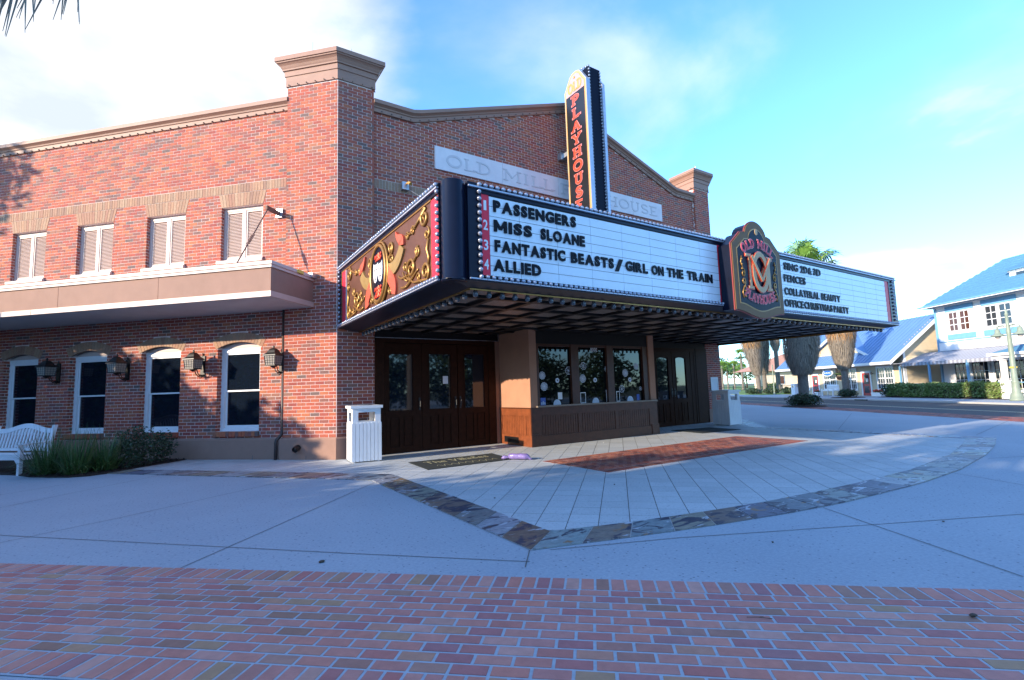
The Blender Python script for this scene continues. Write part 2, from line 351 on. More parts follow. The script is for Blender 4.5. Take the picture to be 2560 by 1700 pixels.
# slab-serif letters as strokes: (points, weight) and serif feet (x, y); each letter is 1 high
FAN = {
 'O': (.80, [(arc(.40,.5,.33,.45,0,360,22),1)], []),
 'L': (.66, [([(.2,.04),(.2,.96)],1),([(.2,.05),(.62,.05)],.6)], [(.2,.96),(.2,.04),(.62,.12)]),
 'D': (.78, [([(.2,.04),(.2,.96)],1),([(.2,.95)]+arc(.32,.5,.36,.45,90,-90,12)+[(.2,.05)],.85)], [(.14,.96),(.14,.04)]),
 'M': (1.0, [([(.18,.04),(.18,.96)],.8),([(.18,.93),(.5,.30)],1),([(.5,.30),(.82,.93)],.6),([(.82,.04),(.82,.96)],1)], [(.14,.96),(.18,.04),(.82,.04),(.86,.96)]),
 'I': (.44, [([(.22,.04),(.22,.96)],1)], [(.22,.96),(.22,.04)]),
 'P': (.70, [([(.2,.04),(.2,.96)],1),([(.2,.95)]+arc(.36,.72,.26,.23,90,-90,9)+[(.2,.49)],.8)], [(.16,.96),(.2,.04)]),
 'A': (.84, [([(.14,.04),(.42,.96)],.6),([(.42,.96),(.70,.04)],1),([(.24,.33),(.60,.33)],.5)], [(.14,.04),(.70,.04)]),
 'Y': (.80, [([(.12,.96),(.40,.48)],1),([(.70,.96),(.40,.48)],.7),([(.40,.48),(.40,.04)],1)], [(.13,.96),(.69,.96),(.40,.04)]),
 'H': (.84, [([(.2,.04),(.2,.96)],1),([(.64,.04),(.64,.96)],1),([(.2,.5),(.64,.5)],.6)], [(.2,.96),(.2,.04),(.64,.96),(.64,.04)]),
 'U': (.80, [([(.2,.96),(.2,.35)]+arc(.41,.33,.21,.28,180,360,10)+[(.62,.96)],.9)], [(.2,.96),(.62,.96)]),
 'S': (.66, [(arc(.33,.73,.21,.22,20,270,11)+arc(.33,.27,.23,.22,90,-160,11),.95)], []),
 'E': (.68, [([(.2,.04),(.2,.96)],1),([(.2,.95),(.60,.95)],.6),([(.2,.5),(.50,.5)],.55),([(.2,.05),(.62,.05)],.6)], [(.15,.96),(.15,.04)]),
}
def fancy(mb, ch, P, h, thick, serif, t, slim=1.0, extra=0):
    """strokes of one letter; P(x, y, d) places a point of the letter (d = depth in front)"""
    w, strokes, feet = FAN[ch]
    lay = 0
    def strip(pts, hw, lay):
        pts = [Vector((a*h*slim, b*h)) for a, b in pts]; n = len(pts); closed = (pts[0]-pts[-1]).length < 1e-6
        Lr, Rr = [], []
        for i, p in enumerate(pts):
            if closed: d = (pts[(i+1) % (n-1)]-pts[(i-1) % (n-1)])
            else: d = pts[min(i+1, n-1)]-pts[max(i-1, 0)]
            d.normalize(); nn = Vector((-d.y, d.x)); Lr.append(p+nn*hw); Rr.append(p-nn*hw)
        tt = t+lay*.0012
        top = [[mb.vert(P(q.x, q.y, tt)) for q in s_] for s_ in (Lr, Rr)]; bot = [[mb.vert(P(q.x, q.y, 0)) for q in s_] for s_ in (Lr, Rr)]
        for i in range(n-1):
            mb.face((top[0][i], top[1][i], top[1][i+1], top[0][i+1]))
            mb.face((top[0][i], top[0][i+1], bot[0][i+1], bot[0][i])); mb.face((top[1][i+1], top[1][i], bot[1][i], bot[1][i+1]))
        if not closed:
            mb.face((top[0][0], bot[0][0], bot[1][0], top[1][0])); mb.face((top[0][-1], top[1][-1], bot[1][-1], bot[0][-1]))
    for pts, wgt in strokes:
        strip(pts, thick*h*wgt/2+extra, lay); lay += 1
    for x, y in feet:
        strip([(x-serif-extra/h, y), (x+serif+extra/h, y)], max(.030, thick*.26)*h+extra, lay); lay += 1
    return w*h*slim
FAN['^'] = (1.0, [([(.18,.93),(.5,.26)],1),([(.5,.26),(.82,.93)],.85)], [])
def fwidth(s, h, slim=1.0, gap=.06, space=.5): return sum((FAN[c][0]*slim if c != ' ' else space)*h for c in s)
def leafcard(mb, c, sz, d=None, asp=.5):
    a = Vector((random.gauss(0,1), random.gauss(0,1), random.gauss(0,.7))).normalized() if d is None else d
    b = a.cross(Vector((random.gauss(0,1), random.gauss(0,1), random.gauss(0,1)))).normalized()
    c = Vector(c); a = a*sz; b = b*sz*asp
    mb.poly([tuple(c-a), tuple(c-a*.1+b), tuple(c+a), tuple(c-a*.1-b)])
# ================================================================ setting: ground, road, paving
g = MB(); g.poly([(-1500,-1500,-.15),(1500,-1500,-.15),(1500,1500,-.15),(-1500,1500,-.15)]); struct('ground', g, 'soil')
def slab(name, mat, a0, a1, b0, b1, z0, z1):
    m = MB(ST); m.box(a0, b0, z0, a1, b1, z1); m.f = [f[::-1] for f in m.f]; return struct(name, m, mat)
plaza = slab('plaza', 'concrete', -45, 160, -70, 13.9, -.14, 0)
slab('road', 'asphalt', -60, 220, 15.29, 22.5, -.14, -.06)
slab('kerb', 'kerb', -60, 220, 22.5, 22.78, -.14, .02)
slab('sidewalk', 'concrete', -45, 52, 22.78, 60, -.14, .0)
slab('footpath', 'concrete', 52, 220, 22.78, 25.6, -.14, .0)
slab('lawn', 'lawn', 52, 220, 25.6, 150, -.14, .03)
for b in (18.02, 18.24):
    m = MB(ST); m.poly([(-45,b,-.056),(-45,b+.1,-.056),(200,b+.1,-.056),(200,b,-.056)]); o = struct('lane_marking', m, 'lane_paint')
m = MB(ST); m.poly([(-45,15.75,-.056),(-45,15.85,-.056),(200,15.85,-.056),(200,15.75,-.056)]); struct('lane_marking', m, 'lane_paint')
# concrete joints
def line_strip(mb, p, q, w, z):
    d = (Vector((q[0], q[1]))-Vector((p[0], p[1]))); d.normalize(); n = Vector((-d.y, d.x))*w/2
    mb.poly([(p[0]-n.x,p[1]-n.y,z),(q[0]-n.x,q[1]-n.y,z),(q[0]+n.x,q[1]+n.y,z),(p[0]+n.x,p[1]+n.y,z)])
for pts in [[(-7,-.4),(-3.38,-4.27),(-1.48,-6.3),(-.39,-7.43)],[(-.24,-7.21),(-.49,-7.51)],[(-.1,-7.3),(.96,-7.74),(2.57,-8.55),(5.5,-10.0)],[(2.9,-7.98),(2.57,-8.55),(1.94,-9.64)],[(6.1,-8.15),(5.67,-8.91),(5.0,-10.1)],[(7.95,-8.05),(10.5,-9.2)],[(-2.61,-5.85),(-.24,-3.2)],[(-5.2,-4.5),(-3.17,-3.33),(-1.2,-2.0)],[(12.0,-6.9),(18.4,-6.2)],[(11.8,-4.2),(19,-1.5)],[(-7,-1.9),(-4.2,.3)],[(-4.6,-1.55),(-2.95,.28)]]:
    m = MB()
    for p, q in zip(pts, pts[1:]): line_strip(m, p, q, .009, .004)
    m.build('control_joint', 'joint', plaza)
def clip(poly, hull):
    """convex hull given counter-clockwise"""
    out_ = poly
    for i in range(len(hull)):
        ax, ay = hull[i]; bx, by = hull[(i+1) % len(hull)]
        inp, out_ = out_, []
        if not inp: return []
        def side(p): return (bx-ax)*(p[1]-ay)-(by-ay)*(p[0]-ax)
        for j in range(len(inp)):
            c, d = inp[j], inp[(j+1) % len(inp)]; sc, sd_ = side(c), side(d)
            if sc >= 0: out_.append(c)
            if (sc >= 0) != (sd_ >= 0):
                t = sc/(sc-sd_); out_.append((c[0]+(d[0]-c[0])*t, c[1]+(d[1]-c[1])*t))
    return out_
def area(p): return abs(sum(p[i][0]*p[(i+1) % len(p)][1]-p[(i+1) % len(p)][0]*p[i][1] for i in range(len(p))))/2
def pieces(parent, items, name, mat, z0, rest, lim=300):
    """items: (polygon, height); the largest in the picture become pieces of their own, the rest one part"""
    sc = []
    for poly, h in items:
        c = (sum(p[0] for p in poly)/len(poly), sum(p[1] for p in poly)/len(poly), h)
        q = px(c)
        vis = q is not None and -.03 < q[0] < 1.03 and -.03 < q[1] < 1.06
        sc.append(((area(poly)/q[2]**3) if vis else 0, poly, h))
    sc.sort(key=lambda t: -t[0]); lo = MB()
    for i, (s, poly, h) in enumerate(sc):
        if i < lim and s > 0:
            c = (sum(p[0] for p in poly)/len(poly), sum(p[1] for p in poly)/len(poly))
            m = MB(); m.prism([(p[0]-c[0], p[1]-c[1]) for p in poly], z0, h)
            o = m.build(name, mat, parent, off=(0,0,0)); o.location = (c[0], c[1], 0)
        else: lo.prism(poly, z0, h)
    if lo.f: tag(lo.build(rest, mat, parent), kind='stuff')
# --- slate border
oL = [(-4.6,2.25),(-3.6,1.06),(-2.6,-.12),(-.33,-2.80),(-.22,-3.02)]
iL = [(-4.3,2.57),(-3.39,1.51),(-1.85,-.22),(-.05,-2.31),(.22,-2.66)]
oA = [(-.22,-3.02),(-.23,-7.22)]; iA = [(.22,-2.66),(.22,-6.89)]
oF = [(-.23,-7.22),(.10,-7.31),(.48,-7.42),(.85,-7.53),(1.36,-7.66),(2.38,-7.88),(3.27,-8.02),(4.98,-8.14),(6.49,-8.12),(8.45,-7.92),(10.0,-7.67),(11.42,-7.36)]
iF = [(.22,-6.89),(.59,-7.02),(.98,-7.13),(1.40,-7.23),(1.97,-7.35),(2.64,-7.47),(3.41,-7.56),(4.56,-7.65),(6.07,-7.69),(8.12,-7.54),(9.93,-7.22),(11.0,-6.98)]
oR = [(11.42,-7.36),(11.62,-6),(11.6,-4.1),(11.62,-2.4)]; iR = [(11.0,-6.98),(11.16,-6),(11.15,-4.1),(11.15,-2.2)]
oD = [(11.62,-2.4),(14.62,.25),(16.5,1.95)]; iD = [(11.15,-2.2),(14.28,.6),(16.2,2.3)]
def resample(pl, n):
    L = [0]
    for a, b in zip(pl, pl[1:]): L.append(L[-1]+math.dist(a, b))
    res = []
    for k in range(n+1):
        t = L[-1]*k/n; i = 0
        while i < len(pl)-2 and L[i+1] < t: i += 1
        f = (t-L[i])/(L[i+1]-L[i]); res.append((pl[i][0]+(pl[i+1][0]-pl[i][0])*f, pl[i][1]+(pl[i+1][1]-pl[i][1])*f))
    return res
gs = MB(); sl = []
for O_, I_, n in ((oL,iL,13),(oA,iA,9),(oF,iF,26),(oR,iR,11),(oD,iD,12)):
    o_, i_ = resample(O_, n), resample(I_, n)
    for k in range(n):
        gs.poly([(*o_[k],.0055),(*o_[k+1],.0055),(*i_[k+1],.0055),(*i_[k],.0055)])
        quad = [o_[k], o_[k+1], i_[k+1], i_[k]]
        c = (sum(p[0] for p in quad)/4, sum(p[1] for p in quad)/4)
        quad = [(c[0]+(p[0]-c[0])*.972, c[1]+(p[1]-c[1])*.972) for p in quad]
        sl.append((quad, .011+random.uniform(-.001,.002)))
slate = struct('slate_border', gs, 'slate_grout')
pieces(slate, sl, 'slate_tile', 'slate', -.01, 'slate_tiles')
# --- pale square tiles, laid parallel to the left wall
R1 = [(.22,-6.89),(.98,-7.13),(1.97,-7.35),(2.64,-7.47),(3.41,-7.56),(4.56,-7.65),(6.07,-7.69),(8.12,-7.54),(9.93,-7.22),(11.0,-6.98),(11.15,-2.2),(11.15,.2),(.22,.2)]
R1b = [(11.15,-2.2),(13.9,.26),(13.9,.3),(11.15,.3)]
R2 = [(.22,-2.66),(.22,.1),(-.02,.1),(-3.05,3.1),(-4.3,2.57)]
def ccw(p): return p if sum(p[i][0]*p[(i+1) % len(p)][1]-p[(i+1) % len(p)][0]*p[i][1] for i in range(len(p))) > 0 else p[::-1]
gt = MB(); tl = []
R2a = ccw([(.22,-2.66),(.22,-.2),(-3.3,3.32),(-3.55,1.747)])
for hull in (ccw(R1), ccw(R1b), R2a):
    gt.poly([(*p, .004) for p in hull])
PU, PW = .297, .302
for i in range(-40, 60):
    for j in range(-40, 60):
        u0, w0 = 4.855+PU*i, -4.087+PW*j; gq = .0045
        q = [TL(u0+gq, w0+gq, 0)[:2], TL(u0+PU-gq, w0+gq, 0)[:2], TL(u0+PU-gq, w0+PW-gq, 0)[:2], TL(u0+gq, w0+PW-gq, 0)[:2]]
        q = ccw(q)
        for hull in (ccw(R1), ccw(R1b), R2a):
            c = clip(q, hull)
            if len(c) > 2 and area(c) > .002: tl.append((c, .0075+random.uniform(-.0004,.0008)))
tiles = struct('tile_paving', gt, 'grout')
pieces(tiles, tl, 'tile', 'tile', -.01, 'tiles')
# --- red brick mat in front of the ticket booth
mx0, mx1, my0, my1 = 2.82, 8.76, -4.95, -3.25
gm = MB(); gm.poly([(mx0,my0,.0095),(mx1,my0,.0095),(mx1,my1,.0095),(mx0,my1,.0095)])
bm = []; BL, BW, j_ = .205, .1025, .015
def rect(x0, y0, x1, y1): return [(x0,y0),(x1,y0),(x1,y1),(x0,y1)]
for k in range(int((mx1-mx0)/BW)):
    x = mx0+k*(mx1-mx0)/int((mx1-mx0)/BW); x2 = x+(mx1-mx0)/int((mx1-mx0)/BW)-j_
    bm.append((rect(x, my0, x2, my0+BL-j_), .0112)); bm.append((rect(x, my1-BL, x2, my1-j_), .0112))
inner = [(mx0,my0+BL),(mx1-j_,my0+BL),(mx1-j_,my1-BL-j_),(mx0,my1-BL-j_)]; hj = j_/2
for xi in range(-2, 62):
    for yi in range(-2, 16):
        d_ = (xi-yi) % 4; X0, Y0 = mx0+xi*BW, my0+BL+yi*BW
        if d_ == 0: q = rect(X0+hj, Y0+hj, X0+2*BW-hj, Y0+BW-hj)
        elif d_ == 2: q = rect(X0+hj, Y0-BW+hj, X0+BW-hj, Y0+BW-hj)
        else: continue
        q = clip(q, inner)
        if len(q) > 2 and area(q) > .001: bm.append((q, .0112+random.uniform(-.0004,.0004)))
bmat = struct('brick_panel', gm, 'panel_joint')
pieces(bmat, bm, 'paver', 'paver_red', 0, 'pavers')
# --- the band of clay pavers across the foreground
P0 = (-2.61,-5.85); td = (.742,-.670); md = (-.670,-.742)
def PB(t, m, z=0): return (P0[0]+td[0]*t+md[0]*m, P0[1]+td[1]*t+md[1]*m, z)
gb = MB(PB); gb.poly([(-7,0,.004),(9,0,.004),(9,1.44,.004),(-7,1.44,.004)])
bl = []; J = .0085
def brk(t0, m0, t1, m1):
    q = [PB(t0+J, m0+J)[:2], PB(t1-J, m0+J)[:2], PB(t1-J, m1-J)[:2], PB(t0+J, m1-J)[:2]]
    c = PB((t0+t1)/2, (m0+m1)/2)
    e = px((*c[:2], 0))
    if e and -.06 < e[0] < 1.06 and e[1] < 1.09: bl.append((ccw(q), .0062+random.uniform(-.0006,.0006)))
t = -7
while t < 9:
    brk(t, .0, t+.098, .195); brk(t, 1.222, t+.098, 1.432); t += .098
for k in range(11):
    m0 = .195+k*.0934; t = -7+(.097 if k % 2 else 0)
    while t < 9: brk(t, m0, t+.194, m0+.0934); t += .194
band = struct('brick_paving', gb, 'paver_joint')
pieces(band, bl, 'paver', 'paver', -.01, 'pavers')
# --- brick band along the kerb, far off: pieces shrink below a few pixels
m = MB(ST); m.poly([(-45,13.9,.002),(-45,15.29,.002),(160,15.29,.002),(160,13.9,.002)]); kb = struct('kerb_band', m, 'paver_joint')
it = []
for k in range(9):
    b0 = 13.92+k*.152; a = 12.5+(.15 if k % 2 else 0)
    while a < 34:
        it.append((ccw([ST(a+.01, b0+.01)[:2], ST(a+.29, b0+.01)[:2], ST(a+.29, b0+.142)[:2], ST(a+.01, b0+.142)[:2]]), .006)); a += .30
pieces(kb, it, 'paver', 'paver_red', -.01, 'pavers', 200)
# small debris
def lump(name, label, loc, r, mat, cat='debris'):
    m = MB(); m.ball((0,0,r*.4), r, 7, 4, .45)
    m.v = [(x*(1+.5*random.random()), y*(.7+.3*random.random()), z) for x, y, z in m.v]
    o = m.build(name, mat); o.location = loc; o.rotation_euler = (0,0,random.random()*6); tag(o, label, cat); return o

# ================================================================ the theatre
B = thing('theater_building', 'red brick theatre with tan base, flared pier caps and a low gabled front', 'theater', world=True)
CH, BLN = .0727, .2125; MJ = .0062
ALLB = []       # every brick: (T, u0, u1, w0, w1, z0, z1, mat, parent key)
def courses(T, key, u0, u1, z0, ztop, holes, wf, mat='brick', start=0):
    """running bond on one face; holes(z) gives intervals left out; wf = face depth"""
    k = 0; z = z0
    zmax = max(ztop(u0+(u1-u0)*i/40) for i in range(41))
    while z+CH*.6 < zmax:
        zc = z+CH/2; iv = [(u0, u1)]
        for a, b in holes(zc):
            nv = []
            for p, q in iv:
                if b <= p or a >= q: nv.append((p, q))
                else:
                    if a > p: nv.append((p, a))
                    if b < q: nv.append((b, q))
            iv = nv
        u = u0-(BLN/2 if k % 2 else 0)
        while u < u1:
            for p, q in iv:
                a, b = max(u, p), min(u+BLN, q)
                if b-a > .045:
                    c = (a+b)/2
                    if zc < ztop(c):
                        ALLB.append((T, a+(MJ if a > u0+.001 else 0), b-MJ, wf, wf+.05, z+MJ, min(z+CH, ztop(c))-MJ+.004, mat, key))
            u += BLN
        z += CH; k += 1
WZ0, WZ1 = .45, 7.77
WIN = [-2.44, -4.50, -6.56, -8.62, -10.68]        # window axes on the left wall (u)
HW = .545
BZ0, BZ1 = .45+76*CH, .45+79*CH
ZC, RI, RO = 1.23, 1.32, 1.535
def holes_L(z):
    h = []
    for c in WIN:
        if .60 <= z < 2.43: h.append((c-HW, c+HW))
        elif 2.43 <= z < ZC+RO:
            w = max(0, min(math.tan(R(26.8))*(z-ZC), math.sqrt(max(0, RO*RO-(z-ZC)**2)))-.055); h.append((c-w, c+w))
        if .487 <= z < .60: h.append((c-HW-.03, c+HW+.03))
        if 4.40 <= z < 5.66: h.append((c-HW, c+HW))
        elif 5.66 <= z < BZ0: h.append((c-HW-(z-5.66)*.26+.03, c+HW+(z-5.66)*.26-.03))
    if BZ0 <= z < BZ1: h = [(-99, 99)]
    return h
GX0, GX1 = .804, 12.3; PEAK = 6.55
def gable(x):
    x = min(x, 2*PEAK-x)
    if x <= 1.70: return 7.78
    if x < 1.9: return 7.78+(x-1.70)**2*.345/.4
    return 7.8145+(x-1.9)*.345
def holes_F(z):
    h = []
    if BZ0 <= z < BZ1: h = [(-99, 99)]
    if 6.745 <= z < 7.345: h.append((2.337, 10.583))
    return h
walls = {}
courses(TL, 'L', -11.6, -1.243, WZ0, lambda u: WZ1, holes_L, .093)
courses(ident, 'F', GX0, GX1, .45+46*CH, gable, holes_F, .093)
PT = 8.27
courses(TL, 'PL', -1.243, -.006, WZ0, lambda u: PT, lambda z: [], 0)
courses(ident, 'PF', .006, .804, WZ0, lambda u: PT, lambda z: [], 0)
courses(ident, 'PR', 12.3, 13.1, WZ0, lambda u: PT, lambda z: [], 0)
# return faces of the piers
def TLret(u, w, z): return TL(-1.243+w, u, z)
courses(lambda u, w, z: TL(-1.243+w*1, u, z), 'PL', 0, .093, WZ0, lambda u: PT, lambda z: [], 0)
courses(lambda u, w, z: (.804-w, u, z), 'PF', 0.0, .30, 2.6, lambda u: PT, lambda z: [], 0)
courses(lambda u, w, z: (12.3+w, -u+.30, z), 'PR', 0.0, .30, 2.6, lambda u: PT, lambda z: [], 0)
# soldier courses, flat arches, segmental arches
def soldier(T, key, u0, u1, z0, z1, wf, pitch=.0735, skip=None):
    u = u0
    while u < u1-.03:
        ALLB.append((T, u+MJ*.7, min(u+pitch, u1)-MJ*.7, wf-.004, wf+.05, z0+MJ, z1-MJ, 'buff_brick', key)); u += pitch
soldier(TL, 'L', -11.6, -1.243, BZ0, BZ1, .093)
soldier(ident, 'F', GX0, GX1, BZ0, BZ1, .093)
for c in WIN:
    k = 0; z = .45
    while z < 5.66:
        if .58 < z < 2.40 or 4.36 < z < 5.62:
            for a, b in ((c-HW-.03, c-HW+.004), (c+HW-.004, c+HW+.03)):
                ALLB.append((TL, a, b, .0945, .150 if k % 2 else .212, z+MJ, z+CH-MJ, 'brick', 'L'))
                if k % 2: ALLB.append((TL, a, b, .160, .223, z+MJ, z+CH-MJ, 'brick', 'L'))
        z += CH; k += 1
BPOLY = []
for c in WIN:
    n = 16
    for i in range(n):
        a0, a1 = [R(-26.5+53*k/n) for k in (i+.05, i+.95)]
        BPOLY.append((c, [(c+math.sin(a)*r_, ZC+math.cos(a)*r_) for a, r_ in ((a0,RI),(a1,RI),(a1,RO-.005),(a0,RO-.005))]))
    n = 15
    for i in range(n):
        f0, f1 = (i+.05)/n*2-1, (i+.95)/n*2-1
        b, t_ = HW, HW+.08
        BPOLY.append((c, [(c+f0*b, 5.663), (c+f1*b, 5.663), (c+f1*t_, BZ0-.004), (c+f0*t_, BZ0-.004)]))
# --- backing walls (mortar) with real openings
def wall_back(T, u0, u1, z0, zt, ops, w0, w1):
    m = MB(T); us = sorted(set([u0, u1]+[x for o_ in ops for x in o_[:2]]))
    zs = sorted(set([z0, zt]+[x for o_ in ops for x in o_[2:]]))
    for a, b in zip(us, us[1:]):
        for c, d in zip(zs, zs[1:]):
            mu, mz = (a+b)/2, (c+d)/2
            if any(o_[0] < mu < o_[1] and o_[2] < mz < o_[3] for o_ in ops): continue
            m.poly([(a,w0,c),(b,w0,c),(b,w0,d),(a,w0,d)])
    for a, b, c, d in ops:
        m.poly([(a,w0,c),(a,w1,c),(a,w1,d),(a,w0,d)]); m.poly([(b,w0,c),(b,w0,d),(b,w1,d),(b,w1,c)])
        m.poly([(a,w0,c),(b,w0,c),(b,w1,c),(a,w1,c)]); m.poly([(a,w0,d),(a,w1,d),(b,w1,d),(b,w0,d)])
    return m
ops = []
for c in WIN: ops += [(c-HW, c+HW, .60, 2.555), (c-HW, c+HW, 4.40, 5.66)]
# openings of both storeys share columns, so the grid stays simple
walls['L'] = wall_back(TL, -16, -1.243, 0, 7.8, ops, .0975, .45).build('brick_wall', 'mortar', B)
m = MB()
N = 46
for i in range(N):
    x0, x1 = GX0+(GX1-GX0)*i/N, GX0+(GX1-GX0)*(i+1)/N
    m.poly([(x0,.0975,2.55),(x1,.0975,2.55),(x1,.0975,gable(x1)),(x0,.0975,gable(x0))])
m.poly([(GX0,.101,2.55),(GX1,.101,2.55),(GX1,.5,2.55),(GX0,.5,2.55)])
walls['F'] = m.build('brick_wall', 'mortar', B)
tag(walls['L'], 'brick side wall with shuttered upper windows'); tag(walls['F'], 'gabled brick front wall')
# rest of the building volume, closed
m = MB()
foot = [(-.1,.35),(13.2,.35),(22,9.2),(22,26),(-11,26),(-11,11.5)]
m.prism([(.2,.6),(12.9,.6),(23,10.6),(23,28),(-10.5,28),(-10.5,11.2)], 2.7, 7.6)
m.poly([(12.9,.6,0),(23,10.6,0),(23,10.6,2.7),(12.9,.6,2.7)]); m.poly([(-10.5,11.2,0),(-10.5,28,0),(-10.5,28,2.7),(-10.5,11.2,2.7)])
m.poly([(-10.5,28,0),(23,28,0),(23,28,2.7),(-10.5,28,2.7)]); m.poly([(23,10.6,0),(23,28,0),(23,28,2.7),(23,10.6,2.7)])
m.build('rear_block', 'stucco_brown', B)
# gable parapet thickness
m = MB()
for i in range(N):
    x0, x1 = GX0+(GX1-GX0)*i/N, GX0+(GX1-GX0)*(i+1)/N
    m.poly([(x1,.42,7.5),(x0,.42,7.5),(x0,.42,gable(x0)),(x1,.42,gable(x1))])
m.build('parapet_back', 'stucco_brown', B)
# --- piers
def offset_poly(pts, d):
    n = len(pts); res = []
    for i in range(n):
        a, b, c = Vector(pts[i-1]), Vector(pts[i]), Vector(pts[(i+1) % n])
        e1, e2 = (b-a).normalized(), (c-b).normalized(); n1, n2 = Vector((e1.y,-e1.x)), Vector((e2.y,-e2.x))
        bis = (n1+n2); bis = bis/(bis.dot(n1)); res.append(tuple(b+bis*d))
    return res
pA = TL(-1.243, 0, 0)[:2]; pAb = TL(-1.243, .75, 0)[:2]
pierL = [pAb, pA, (0,0), (.804,0), (.804,.75)]
mirror = lambda p: (13.1-p[0], p[1])
pierR = [mirror(p) for p in pierL][::-1]
def loft(mb, base, prof, close=True):
    rings = [[mb.vert((*p, z)) for p in offset_poly(base, d)] for d, z in prof]
    n = len(base)
    for i in range(len(rings)-1):
        for k in range(n): mb.face((rings[i][k], rings[i][(k+1) % n], rings[i+1][(k+1) % n], rings[i+1][k]))
    mb.face(rings[0][::-1]); mb.face(rings[-1])
capprof = [(.028,8.255),(.028,8.40),(.034,8.475),(.052,8.482),(.056,8.60),(.085,8.606),(.09,8.635),(.105,8.66),(.125,8.70),(.155,8.735),(.180,8.75),(.182,8.775),(.205,8.78),(.205,8.878),(.18,8.89)]
for key, poly in (('PL', pierL), ('PR', pierR)):
    m = MB(); m.prism(offset_poly(poly, -.0045), .0, 8.3); walls[key] = m.build('pier', 'mortar', B)
    m = MB(); loft(m, poly, capprof); cap = m.build('pier_cap', 'cornice', B)
    m = MB(); loft(m, poly, [(.05,0),(.05,.42),(.03,.452),(.0,.453)]); m.build('plinth', 'stucco', B)
    m = MB()
    ring = offset_poly(poly, .05)
    for a, b in zip(ring, ring[1:]):
        L_ = math.dist(a, b); n = max(2, int(L_/.21))
        for k in range(n):
            f = (k+.5)/n; x, y = a[0]+(b[0]-a[0])*f, a[1]+(b[1]-a[1])*f; m.ball((x, y, 8.272), .016, 6, 4)
    tag(m.build('cap_bulbs', 'lantern_metal', cap), kind='stuff')
    for q in ((.35,.2),(-.45,.4)):
        x, y = (q[0], q[1]) if key == 'PL' else mirror(q)
        m = MB(); m.tube([(x,y,8.88),(x,y,9.22)], .006, 5); m.build('lightning_rod', 'steel', cap)
walls['PF'] = walls['PL']
# --- cornices and plinth of the left wall
def sweep(T, us, zf, prof):
    """profile (w, dz) swept along u with height zf(u)"""
    m = MB(T); rings = [[m.vert((u, w, zf(u)+dz)) for w, dz in prof] for u in us]
    n = len(prof)
    for i in range(len(us)-1):
        for k in range(n-1): m.face((rings[i][k], rings[i+1][k], rings[i+1][k+1], rings[i][k+1]))
    m.face(rings[0][::-1]); m.face(rings[-1])
    return m
cprof = [(.5,.0),(.065,.0),(.062,.012),(.06,.09),(.04,.10),(.03,.13),(.0,.155),(-.02,.17),(-.03,.175),(-.03,.262),(.02,.275),(.5,.275)]
cl = sweep(TL, [-16,-1.243], lambda u: 7.765, cprof).build('cornice', 'cornice', B)
us = [GX0+(GX1-GX0)*i/60 for i in range(61)]
cf = sweep(ident, us, lambda u: gable(u)-.005, [(w-.02 if w < .4 else w, z) for w, z in cprof]).build('cornice', 'cornice', B)
def bulbrow(T, us, zf, w, par):
    m = MB(T)
    for u in us: m.ball((u, w, zf(u)), .014, 6, 4); m.box(u-.006, w, zf(u)-.005, u+.006, w+.03, zf(u)+.02)
    tag(m.build('cornice_bulbs', 'lantern_metal', par), kind='stuff')
bulbrow(TL, [-11.5+.235*i for i in range(44)], lambda u: 7.775, .045, cl)
bulbrow(ident, [1.0+.235*i for i in range(48)], lambda u: gable(u)+.02, .025, cf)
m = MB(TL); m.prism([(.45,0),(.045,0),(.045,.415),(.075,.45),(.45,.45)], -16, -1.25, 'x'); m.build('plinth', 'stucco', B)
for u in (-2.0,-4.1): m = MB(TL); m.box(u-.006, .043, .0, u+.006, .046, .09); m.build('weep_joint', 'joint', B)
for q in ((-.66,),): m = MB(TL); m.box(q[0]-.006, -.054, 0, q[0]+.006, -.051, .09); m.build('weep_joint', 'joint', B)
for u in (-9.0, -4.3):
    m = MB(TL); m.tube([(u,.2,8.04),(u,.2,8.42)], .006, 5); m.build('lightning_rod', 'steel', B)
# --- lay the bricks: the 300 that show largest are objects, the rest is one part per wall
cube = MB(); cube.box(0,0,0,1,1,1,'k'); cubes = {k: cube.mesh('brick_'+k, k) for k in ('brick','buff_brick')}
sc = []
for b in ALLB:
    T, u0, u1, w0, w1, z0, z1, mt, key = b
    p = T((u0+u1)/2, w0, (z0+z1)/2); q = px(p)
    vis = q is not None and 0 < q[0] < 1 and 0 < q[1] < 1
    sc.append(((u1-u0)*(z1-z0)/q[2]**2 if vis and T in (TL, ident) and u1-u0 > .06 and not (key == 'L' and z1 > 2.2 and z1 < 4.3) else 0, b))
sc.sort(key=lambda t: -t[0])
restm = {}
for i, (s, b) in enumerate(sc):
    T, u0, u1, w0, w1, z0, z1, mt, key = b
    w0 += random.uniform(-.0015, .0015)
    if i < 300:
        inst('brick', cubes[mt], T(u0, w0, z0), walls[key], (0,0,-math.pi/4 if T is TL else 0), (u1-u0, w1-w0, z1-z0))
    else:
        mb = restm.setdefault((key, mt), MB()); mb.T = T; mb.box(u0, w0, z0, u1, w1, z1, 'k')
for c, poly in BPOLY:
    mb = restm.setdefault(('L', 'buff_brick'), MB()); mb.T = TL; mb.prism(poly, .088, .15, 'y')
for (key, mt), mb in restm.items(): tag(mb.build('brickwork', mt, walls[key]), kind='stuff')
